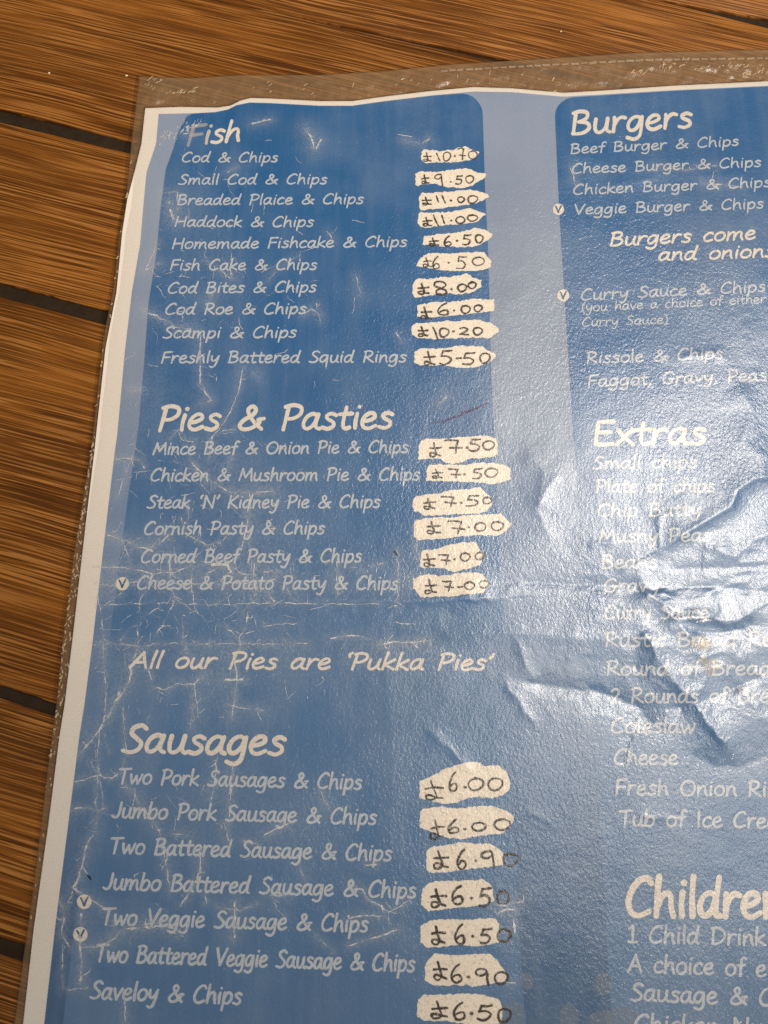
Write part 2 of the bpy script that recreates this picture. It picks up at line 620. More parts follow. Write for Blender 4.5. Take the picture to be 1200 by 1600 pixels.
def build_table():
    U = np.concatenate([np.linspace(-.7, -.26, 40), np.linspace(-.259, .26, 900), np.linspace(.261, .7, 40)])
    V, F, B, MI = [], [], [], []
    n = 0

    def strip(rows, zs, board, mi):
        nonlocal n
        m = len(U)
        for v, z in zip(rows, zs):
            xy = U[:, None] * GD + v[:, None] * GN
            V.append(np.column_stack([xy, np.broadcast_to(z, (m,))]))
            B.append(np.full(m, board))
        for r in range(len(rows) - 1):
            i = np.arange(m - 1) + n + r * m
            F.append(np.stack([i, i + m, i + m + 1, i + 1], -1))
            MI.append(np.full(m - 1, mi))
        n += len(rows) * m
    prev = None
    for k, (up, lo) in enumerate(edges + [None] if False else edges):
        u_edge = up(U) + .00035 * fbm(U * 90, U * 0 + k, 51, 3) + .0003 * np.maximum(0, fbm(U * 320, U * 0 + k, 57, 2))
        l_edge = lo(U) + .00022 * fbm(U * 70, U * 0 + k + .4, 61, 3)
        l_edge = np.minimum(l_edge, u_edge - .0004)
        if prev is None:
            prev = u_edge + .058
        rows = [prev, prev - .0004] + [prev * (1 - f) + u_edge * f for f in (.25, .5, .75)] + [u_edge + .0004, u_edge]
        strip(rows, [-.0003, 0, 0, 0, 0, 0, -.0003], k * 1.0, 0)
        strip([u_edge, u_edge], [-.0003, -.0011], k * 1.0, 0)
        strip([u_edge, (u_edge + l_edge) / 2, l_edge], [-.0011, -.0011, -.0011], k * 1.0, 1)
        strip([l_edge, l_edge], [-.0011, -.0003], k * 1.0, 0)
        prev = l_edge
    strip([prev, prev - .0004, prev - .08], [-.0003, 0, 0], 99., 0)
    o = mesh_obj('wooden_table', np.vstack(V), np.vstack(F), [mat_wood(), mat_groove()], None, attrs={'board': np.concatenate(B)})
    o.data.polygons.foreach_set('material_index', np.concatenate(MI).astype(np.int32))
    o['label'] = 'dark brown wooden table top of ridged boards with black grooves under the menu'
    o['category'] = 'table'
    return o


build_table()

crumb_mat = mat_paper('pale_crumb', (.75, .62, .42), .1, False)
for (cx, cy, r, lab) in ((198, 119, 2.0, 'tiny pale crumb on the boards beside the pouch corner'),
                         (77, 115, 1.8, 'tiny pale crumb on the boards farthest from the menu'),
                         (876, 50, 1.5, 'tiny pale crumb on the boards above the menu top edge')):
    x, y = unproj(cx, cy, .0)
    r = r * .0002
    vs, fs = [], []
    for i in range(1, 5):
        for j in range(8):
            a, e = j * pi / 4, i * pi / 5
            k = r * (1 + .3 * random.uniform(-1, 1))
            vs.append((x + k * sin(e) * cos(a) * 1.3, y + k * sin(e) * sin(a), r * .7 + k * .7 * cos(e)))
    vs.append((x, y, r * 1.4))
    vs.append((x, y, 0))
    q = [(i * 8 + j, (i + 1) * 8 + j, (i + 1) * 8 + (j + 1) % 8, i * 8 + (j + 1) % 8) for i in range(3) for j in range(8)]
    tr = [(32, j, (j + 1) % 8) for j in range(8)] + [(33, 24 + (j + 1) % 8, 24 + j) for j in range(8)]
    o = mesh_obj('crumb', vs, [np.array(q), np.array(tr)], crumb_mat)
    o['label'] = lab
    o['category'] = 'crumb'
    o['group'] = 'crumbs on the table'

# ------------------------------------------------------------------ the menu
menu = bpy.data.objects.new('menu', None)
menu['label'] = 'worn blue and white laminated fish and chip menu with hand corrected prices'
menu['category'] = 'menu'
link(menu)

XR, YB = 1790., 2080.      # the sheet runs on beyond the frame


def curve(pts):
    a = np.array(pts, float)
    return lambda v: np.interp(v, a[:, 0], a[:, 1])


FILM_L = curve([(100, 219), (119, 217.5), (224, 205), (325, 195), (362, 187), (456, 176), (531, 161), (696, 143), (869, 115), (1000, 98), (1100, 88), (1150, 81), (1400, 50), (1600, 22), (2120, -45)])
FILM_T = curve([(200, 119), (217, 119), (300, 122), (375, 117), (500, 117), (600, 111), (700, 101), (825, 93), (1000, 82), (1200, 77), (1800, 62)])
PAP_L = curve([(150, 229), (169, 227), (224, 221), (269, 210), (310, 199), (362, 191), (456, 182), (542, 165), (662, 152), (700, 148), (869, 128), (1000, 113), (1100, 101), (1150, 93), (1300, 74), (1450, 53), (1600, 36), (2120, -30)])
PAP_T = curve([(200, 170), (226, 169), (280, 167), (340, 168), (360, 165), (376, 157), (392, 153), (425, 154), (500, 158), (550, 158), (600, 151), (675, 142), (740, 136), (800, 138), (880, 145), (950, 141), (1050, 134), (1200, 127), (1800, 110)])
PRN_L = curve([(160, 249), (178, 248), (224, 244), (269, 229), (310, 225), (381, 219), (456, 206), (550, 195), (681, 183), (700, 180), (869, 160), (1000, 145), (1100, 132), (1150, 124), (1300, 105), (1450, 86), (1600, 69), (2120, 3)])
PRN_T = curve([(200, 179), (248, 178), (300, 177), (336, 175), (356, 171), (370, 164), (390, 160), (425, 161), (500, 165), (550, 165), (600, 158), (675, 149), (740, 143), (800, 144), (880, 151), (950, 147), (1050, 141), (1200, 134), (1800, 117)])
P1_L = curve([(160, 345), (170, 318), (182, 292), (205, 279), (235, 270), (265, 259), (325, 251), (400, 244), (475, 232), (569, 225), (662, 217), (728, 208), (770, 201), (930, 180), (1200, 147), (1400, 122), (1600, 98), (2120, 34)])
P1_T = curve([(200, 177.6), (300, 177.6), (336, 175.6), (356, 171.6), (370, 164.6), (390, 160.6), (425, 161.6), (500, 165.6), (550, 165.6), (600, 158.6), (675, 149.6), (740, 145), (800, 145)])
P1_R = curve([(140, 752), (230, 755), (330, 758), (400, 762), (500, 765), (620, 768), (760, 775), (1000, 787), (1200, 798), (1400, 808), (1600, 820), (2120, 846)])
P2_L = curve([(140, 866), (200, 868), (330, 874), (640, 893), (800, 905), (1100, 924), (1300, 937), (1554, 953), (2120, 985)])
P2_T = curve([(800, 149), (880, 153), (950, 148.5), (1050, 142), (1200, 135), (1800, 118)])
P2_R = curve([(140, 1700), (2120, 1740)])

WEAR = []


def wear_at(x, y):
    w = np.zeros(x.shape)
    for pts, wd in WEAR:
        xs = [p[0] for p in pts]
        ys = [p[1] for p in pts]
        R = 30
        box = (x > min(xs) - R) & (x < max(xs) + R) & (y > min(ys) - R) & (y < max(ys) + R)
        if not np.any(box):
            continue
        d, _, _ = poly_dist(x[box], y[box], pts)
        s = 2.0 + 2.6 * wd
        w[box] = np.maximum(w[box], .26 * min(1.6, wd) * np.exp(-(d / s)) + .10 * np.exp(-(d / (s * 3.0)) ** 2))
    # rubbed area on the left half of the sheet
    m = np.exp(-((x - 280) / 260.) ** 2 - ((y - 960) / 240.) ** 2) + .8 * np.exp(-((x - 150) / 110.) ** 2 - ((y - 1350) / 260.) ** 2)
    w = w + m * .22 * np.clip(fbm(x / 55., y / 80., 91, 3) + .25, 0, 1)
    band = np.exp(-((y - 966) / 31.) ** 4) * (x < 830)
    w = w * (1 - .62 * band) + (.11 * np.exp(-((y - 908) / 24.) ** 2) + .08 * np.exp(-((y - 1030) / 30.) ** 2)) * (x < 830)
    w = w + .20 * np.clip(fbm(x / 160., y / 210., 95, 3) + .12, 0, 1)
    return np.clip(w, 0, 1)


def lattice(xl, xr, yt, T, yb, step, corner=0.0):
    """rows follow the top edge, columns follow both sides; fine inside the frame, coarse beyond"""
    def dense(a, b, lim):
        p = list(np.arange(a, min(b, lim), step))
        if b > lim:
            p += list(np.arange(max(a, lim), b, 14.0))
        p.append(b)
        return np.array(p)
    s = dense(T, yb, 1630.)
    if corner:
        s = np.unique(np.concatenate([T + np.linspace(0, 1, 8) ** 2 * 6, s]))
    f_lim = 1250.
    x0, x1 = float(xl(800.)), float(xr(800.))
    base = dense(x0, x1, f_lim)
    fr = (base - x0) / (x1 - x0)
    X = np.empty((len(s), len(fr)))
    Y = np.empty_like(X)
    for i, si in enumerate(s):
        a, b = float(xl(si)), float(xr(si))
        cl = corner[0] if corner else 0
        cr = corner[1] if corner else 0
        k = si - T
        if cl and k < cl:
            a += cl - math.sqrt(max(0, cl * cl - (cl - k) ** 2))
        if cr and k < cr:
            b -= cr - math.sqrt(max(0, cr * cr - (cr - k) ** 2))
        X[i] = a + fr * (b - a)
        tp = yt(X[i])
        Y[i] = tp + (si - T) * (yb - tp) / (yb - T)
    return X, Y


def quads(r, c):
    a = (np.arange(r - 1)[:, None] * c + np.arange(c - 1)[None]).ravel()
    return np.stack([a, a + c, a + c + 1, a + 1], -1)


def sheet(name, X, Y, lift, mat, wear=False):
    P = on_sheet(X.ravel(), Y.ravel(), lift)
    at = {'wear': wear_at(X.ravel(), Y.ravel())} if wear else {'fade': np.zeros(X.size)}
    return mesh_obj(name, P, quads(*X.shape), mat, menu, smooth=True, attrs=at)


# crease and crack lines (photograph pixels): region origin, scale, [(points, width)]
CR = [
    (130, 560, 4, [([(725, 0), (735, 150), (770, 230), (800, 265), (740, 280)], 1), ([(990, 60), (980, 170), (920, 330), (860, 430), (800, 500), (790, 620)], .9),
                   ([(600, 460), (640, 510), (690, 520)], 1), ([(540, 500), (600, 450)], .8), ([(190, 630), (300, 620), (360, 640), (385, 690)], 1.3), ([(300, 620), (250, 760), (215, 860)], 1),
                   ([(680, 650), (760, 740), (850, 800), (920, 840), (1040, 840), (1180, 830)], 1.2), ([(1040, 840), (1030, 960), (1020, 1080), (990, 1190)], 1.2),
                   ([(650, 900), (660, 1000), (640, 1090), (610, 1000)], .9), ([(650, 1100), (740, 1150), (800, 1190)], .9), ([(930, 620), (890, 680)], .9), ([(800, 500), (860, 460), (950, 440)], .8),
                   ([(300, 200), (380, 195)], .8), ([(1060, 80), (1085, 110)], 1)]),
    (130, 820, 4, [([(150, 60), (220, 90), (290, 110), (350, 140), (400, 150), (490, 100), (540, 60)], 1.3), ([(690, 70), (760, 125), (850, 120), (900, 70)], .9),
                   ([(1030, 60), (990, 130), (960, 200), (880, 260), (790, 290), (750, 330)], 1.1), ([(60, 265), (250, 270), (340, 280), (420, 300), (560, 300), (660, 260), (850, 240), (900, 260), (1000, 310), (1070, 310)], 1),
                   ([(90, 375), (180, 375), (240, 370), (330, 360), (450, 350), (650, 370), (850, 370), (1000, 365), (1200, 340)], 1), ([(900, 260), (900, 320), (860, 350), (890, 400), (910, 500)], .9),
                   ([(1070, 240), (1060, 330), (1080, 400), (1060, 480), (1030, 530), (1010, 640), (980, 700), (985, 760), (940, 820), (950, 900), (960, 960), (950, 1050), (930, 1200)], 1.5),
                   ([(75, 500), (200, 500), (400, 490), (550, 490), (700, 495), (900, 500), (1050, 490), (1200, 490), (1440, 495), (1720, 495), (1940, 500)], .9),
                   ([(370, 430), (350, 490), (360, 580), (340, 640), (335, 760), (310, 870)], 1.2), ([(360, 580), (430, 545), (470, 520)], 1), ([(340, 620), (280, 660), (230, 720)], .8), ([(570, 480), (530, 560), (490, 640), (460, 680)], 1.1),
                   ([(540, 200), (540, 290), (550, 400), (570, 460), (640, 500), (690, 540)], 1.1), ([(670, 290), (680, 400), (690, 480), (700, 540)], 1), ([(60, 750), (250, 745), (330, 760), (500, 740), (720, 745), (1000, 745), (1400, 742)], .8),
                   ([(90, 420), (110, 560), (125, 760), (135, 960), (140, 1180)], 1), ([(620, 560), (620, 720), (650, 810)], 1.3), ([(300, 900), (290, 980), (240, 1060), (180, 1150), (150, 1200)], 1.8),
                   ([(410, 910), (430, 970)], .9), ([(450, 1020), (520, 1030), (590, 990), (690, 1000), (760, 930)], 1), ([(690, 1000), (700, 1080), (720, 1200)], .9), ([(885, 970), (1005, 970)], 2), ([(900, 1120), (980, 1140), (1130, 1160)], 1),
                   ([(70, 560), (130, 510), (240, 430)], .9), ([(870, 630), (960, 700), (1000, 740)], 1.1), ([(240, 90), (280, 180), (290, 260)], .7), ([(460, 280), (530, 300), (600, 340)], .8), ([(800, 250), (900, 250), (930, 300)], 2.4)]),
    (400, 820, 4, [([(510, 230), (505, 330), (510, 440)], .9), ([(600, 260), (690, 290)], .8), ([(720, 260), (790, 240)], .8), ([(880, 160), (890, 330), (880, 500)], 1), ([(1000, 20), (1005, 220)], 1.3), ([(855, 500), (845, 620)], 1),
                   ([(860, 505), (900, 505)], 2), ([(20, 640), (150, 620), (260, 620)], 1), ([(460, 705), (600, 690), (700, 710)], 1.2), ([(760, 745), (1080, 725)], 1.6), ([(70, 420), (120, 490)], 1), ([(190, 400), (210, 440)], 1), ([(980, 340), (1010, 350)], 2.4),
                   ([(210, 240), (220, 330)], .8), ([(40, 290), (160, 300)], .9), ([(840, 610), (1000, 620)], .8)]),
    (80, 1080, 4, [([(430, 0), (360, 150), (300, 240), (220, 340), (170, 400)], 1.8), ([(300, 240), (290, 400), (290, 520), (280, 700), (290, 760)], 1.2), ([(140, 575), (220, 545), (290, 525), (380, 545), (420, 520)], 1.3),
                   ([(240, 430), (290, 520)], 1.1), ([(460, 590), (520, 650), (560, 730), (640, 810), (680, 900), (710, 1030), (730, 1140)], 1.4), ([(140, 735), (230, 730), (310, 750), (330, 730)], 1.3), ([(290, 760), (270, 880), (220, 960), (200, 1060), (170, 1170)], 1.3),
                   ([(890, 0), (870, 230)], .9), ([(1020, 430), (1030, 500), (1000, 680)], 1), ([(1140, 480), (1120, 660), (1100, 880), (1110, 940)], 1), ([(750, 890), (860, 900)], .8), ([(930, 1000), (935, 1130)], 1.1), ([(440, 60), (470, 400)], .7),
                   ([(460, 420), (430, 520)], .8), ([(310, 200), (360, 380)], .8), ([(300, 540), (330, 740)], .8)]),
    (60, 1320, 4, [([(300, 0), (270, 130), (250, 220), (215, 270), (250, 290), (330, 340), (410, 400)], 1.6), ([(130, 340), (160, 440), (140, 560), (200, 650)], 1.5), ([(215, 290), (170, 400)], 1.1), ([(800, 60), (800, 150), (820, 290)], 1.2),
                   ([(1010, 60), (1010, 170), (960, 280), (900, 370)], 1.3), ([(1040, 300), (1050, 360)], 1.3), ([(270, 430), (260, 620), (270, 740), (260, 880)], 2), ([(260, 640), (350, 640), (430, 610), (510, 550), (550, 525), (650, 520), (750, 510), (840, 550), (900, 570)], 2),
                   ([(480, 550), (460, 470)], .9), ([(150, 890), (200, 910), (310, 890)], .9), ([(540, 980), (545, 1100)], 1), ([(660, 500), (760, 480), (880, 540)], 2.2), ([(150, 620), (150, 900)], .9)]),
    (340, 1180, 3.75, [([(90, 60), (70, 230)], 1), ([(600, 210), (640, 290)], 1), ([(40, 400), (60, 480)], 1), ([(420, 400), (350, 430), (280, 470)], 1.2), ([(480, 660), (510, 740)], .9), ([(310, 820), (420, 820)], 1.4), ([(330, 840), (350, 910), (400, 950)], .9),
                       ([(800, 770), (850, 790), (880, 850), (950, 880), (1000, 920), (1090, 870), (1130, 850)], 1.3), ([(1000, 920), (1000, 970)], .9), ([(960, 880), (980, 940), (850, 940), (760, 960)], 1.3), ([(760, 1120), (850, 1090), (960, 1060), (1050, 1020)], 1.3),
                       ([(570, 1050), (620, 1100), (680, 1150)], .9), ([(100, 860), (100, 960), (95, 1070)], 1.8), ([(0, 890), (130, 910), (230, 870)], 1), ([(870, 640), (930, 640)], 1.2), ([(150, 500), (240, 520)], 1)]),
    (200, 170, 3.75, [([(200, 490), (290, 490), (290, 600)], 1), ([(250, 590), (270, 650)], 2), ([(175, 780), (100, 950), (190, 900)], 1), ([(580, 370), (640, 345)], 1), ([(725, 90), (835, 65)], 1.2), ([(1040, 120), (1070, 160), (1085, 230)], 2), ([(1130, 180), (1100, 240)], 1),
                      ([(590, 930), (620, 1000)], .9), ([(490, 1090), (470, 1140)], 1.2), ([(240, 545), (244, 550)], 2), ([(330, 150), (372, 142)], 1), ([(820, 1010), (870, 940), (1000, 860)], .6)]),
    (200, 350, 2.667, [([(65, 360), (130, 390), (200, 430), (260, 440)], 1.5), ([(735, 375), (760, 355), (800, 380)], 1.3), ([(950, 220), (970, 300)], .8), ([(300, 440), (300, 667)], .8), ([(785, 330), (800, 400)], .9), ([(830, 30), (850, 60)], .8), ([(325, 150), (430, 230)], .6)]),
    (620, 1370, 5.4545, [([(830, 240), (940, 245), (1070, 210)], 1.8), ([(860, 290), (1000, 280)], 2.2), ([(990, 350), (1000, 480)], 2), ([(900, 460), (960, 480)], 2.2), ([(940, 905), (1010, 905)], 1)]),
    (600, 200, 1, [([(30, 18), (60, 26), (70, 16)], 1), ([(20, 320), (26, 332)], .8), ([(85, 432), (98, 420)], 1), ([(292, 62), (300, 90)], .8), ([(420, 60), (470, 66), (520, 58)], .8), ([(500, 86), (560, 92)], .9)]),
]
for ox, oy, sc, lst in CR:
    for pts, wd in lst:
        WEAR.append(([(ox + x / sc, oy + y / sc) for x, y in pts], wd))

PAPER = mat_paper('white_paper', (.76, .73, .70), .05, False)
X, Y = lattice(PAP_L, lambda v: XR - 30 + 0 * v, PAP_T, 169., YB - 30, 3.4)
paper = sheet('paper_sheet', X, Y, 0.0, PAPER)
X, Y = lattice(PRN_L, lambda v: XR - 62 + 0 * v, PRN_T, 178., YB - 60, 3.0)
BLUE_LIGHT = (.25, .325, .475)
bgm = mat_print('blue_print_gradient', [(0.0, (.032, .092, .205)), (.16, (.046, .128, .285)), (.36, (.090, .20, .40)), (.56, (.16, .26, .46)), (.72, BLUE_LIGHT), (1.0, (.275, .35, .51))])
back = sheet('printed_background', X, Y, 4e-5, bgm, True)
pnm = mat_print('blue_print_panel', [(0.0, (.092, .20, .385)), (.35, (.082, .20, .41)), (.7, (.024, .132, .355)), (1.0, (.018, .126, .35))], True)
X, Y = lattice(P1_L, P1_R, P1_T, 178., YB - 120, 3.0, (0.0, 34.0))
panel1 = sheet('text_panel', X, Y, 8e-5, pnm, True)
X, Y = lattice(P2_L, P2_R, P2_T, 153., YB - 120, 3.2, (30.0, 30.0))
panel2 = sheet('text_panel', X, Y, 8e-5, pnm, True)

# clear laminate: upper sheet with its cut edge turned down to the table
FILM = mat_film()
X, Y = lattice(FILM_L, lambda v: XR + 0 * v, FILM_T, 119., YB, 2.1)
r, c = X.shape
xf, yf = X.ravel(), Y.ravel()
pl = PAP_L(yf)
pt = PAP_T(xf)
inside = np.minimum(np.minimum(xf - pl, yf - pt), np.minimum(XR - 30 - xf, YB - 30 - yf))
haze = np.clip(1 - (inside + 3.0) / 4.0, 0, 1)
outm = np.minimum(np.minimum(xf - FILM_L(yf), (yf - FILM_T(xf))), np.minimum(XR - xf, YB - yf))
drop = np.clip(1 - outm / 26., 0, 1) ** 2
lift = 3.6e-4 - haze * 2.5e-4
P = on_sheet(xf, yf, lift)
wob = .00022 * fbm(xf / 9., yf / 9., 71, 3) * haze + .00030 * fbm(xf / 30., yf / 14., 73, 2) * haze
P[:, 2] += wob
low = .00135 + .00022 * fbm(xf / 60., yf / 60., 75, 2)
znew = P[:, 2] * (1 - drop * .8) + low * drop * .8
znew = np.maximum(znew, .00035)
xx, yy = unproj(xf, yf, znew)
P = np.column_stack([xx, yy, znew])
idx = np.arange(r * c).reshape(r, c)
loop = np.concatenate([idx[0, :], idx[1:, -1], idx[-1, ::-1][1:], idx[::-1, 0][1:-1]])
sk = P[loop].copy()
cen = P.mean(0)
out = sk[:, :2] - cen[:2]
out /= np.linalg.norm(out, axis=1, keepdims=True)
sk1 = sk.copy()
sk1[:, :2] += out * .00007
sk1[:, 2] -= .00012
sk2 = sk.copy()
sk2[:, :2] += out * .00005
sk2[:, 2] = np.maximum(sk[:, 2] - .00042, .00008)
nl = len(loop)
o1 = r * c
j = np.arange(nl)
j2 = (j + 1) % nl
F = np.vstack([quads(r, c), np.stack([loop[j], loop[j2], o1 + j2, o1 + j], -1), np.stack([o1 + j, o1 + j2, o1 + nl + j2, o1 + nl + j], -1)])
hz_all = np.concatenate([haze, np.ones(2 * nl)])
film = mesh_obj('laminate_film', np.vstack([P, sk1, sk2]), F, FILM, menu, smooth=True, attrs={'haze': hz_all})

# welded dashes along the top edge of the pouch
weld = Ink(5.2e-4)
x = 690.
while x < 1760:
    y = float(FILM_T(np.array([x]))[0]) + 9 + 5 * min(1, (x - 690) / 500.)
    L = random.uniform(7, 10)
    weld.ribbon([(x, y + random.uniform(-.5, .5)), (x + L / 2, y - .2), (x + L, y - .6 + random.uniform(-.5, .5))], random.uniform(1.1, 1.8), fade=random.uniform(.0, .35) if x > 880 else .45)
    x += L + random.uniform(4.5, 6.5)
WELD = mat_tint('milky_weld', (.56, .47, .36), .45)
w = weld.build('weld_seam', WELD, menu)

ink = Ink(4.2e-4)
# painted golden glints along the left edge of the pouch
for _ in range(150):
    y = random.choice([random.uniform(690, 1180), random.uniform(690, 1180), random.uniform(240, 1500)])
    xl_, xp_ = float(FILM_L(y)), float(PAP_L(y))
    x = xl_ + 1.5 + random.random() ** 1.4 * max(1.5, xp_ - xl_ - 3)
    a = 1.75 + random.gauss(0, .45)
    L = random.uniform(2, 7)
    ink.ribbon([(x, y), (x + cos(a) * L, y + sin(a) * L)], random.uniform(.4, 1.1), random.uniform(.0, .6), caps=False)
# painted glints of the crinkled pouch corner and of its top edge
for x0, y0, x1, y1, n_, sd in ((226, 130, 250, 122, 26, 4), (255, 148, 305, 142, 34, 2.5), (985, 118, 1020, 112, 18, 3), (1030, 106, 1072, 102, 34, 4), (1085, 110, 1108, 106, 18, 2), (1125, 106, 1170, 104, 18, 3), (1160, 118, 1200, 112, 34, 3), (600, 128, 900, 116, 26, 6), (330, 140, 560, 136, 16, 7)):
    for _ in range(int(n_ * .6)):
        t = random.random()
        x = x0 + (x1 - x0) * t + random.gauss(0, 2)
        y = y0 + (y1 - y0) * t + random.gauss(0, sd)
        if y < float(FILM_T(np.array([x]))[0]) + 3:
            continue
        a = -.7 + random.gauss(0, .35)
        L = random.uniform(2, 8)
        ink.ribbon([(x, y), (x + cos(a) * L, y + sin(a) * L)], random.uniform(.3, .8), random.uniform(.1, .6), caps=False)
fl = ink.build('painted_film_glints', mat_tint('painted_glint', (.74, .62, .44), .7), menu)
fl['kind'] = 'stuff'

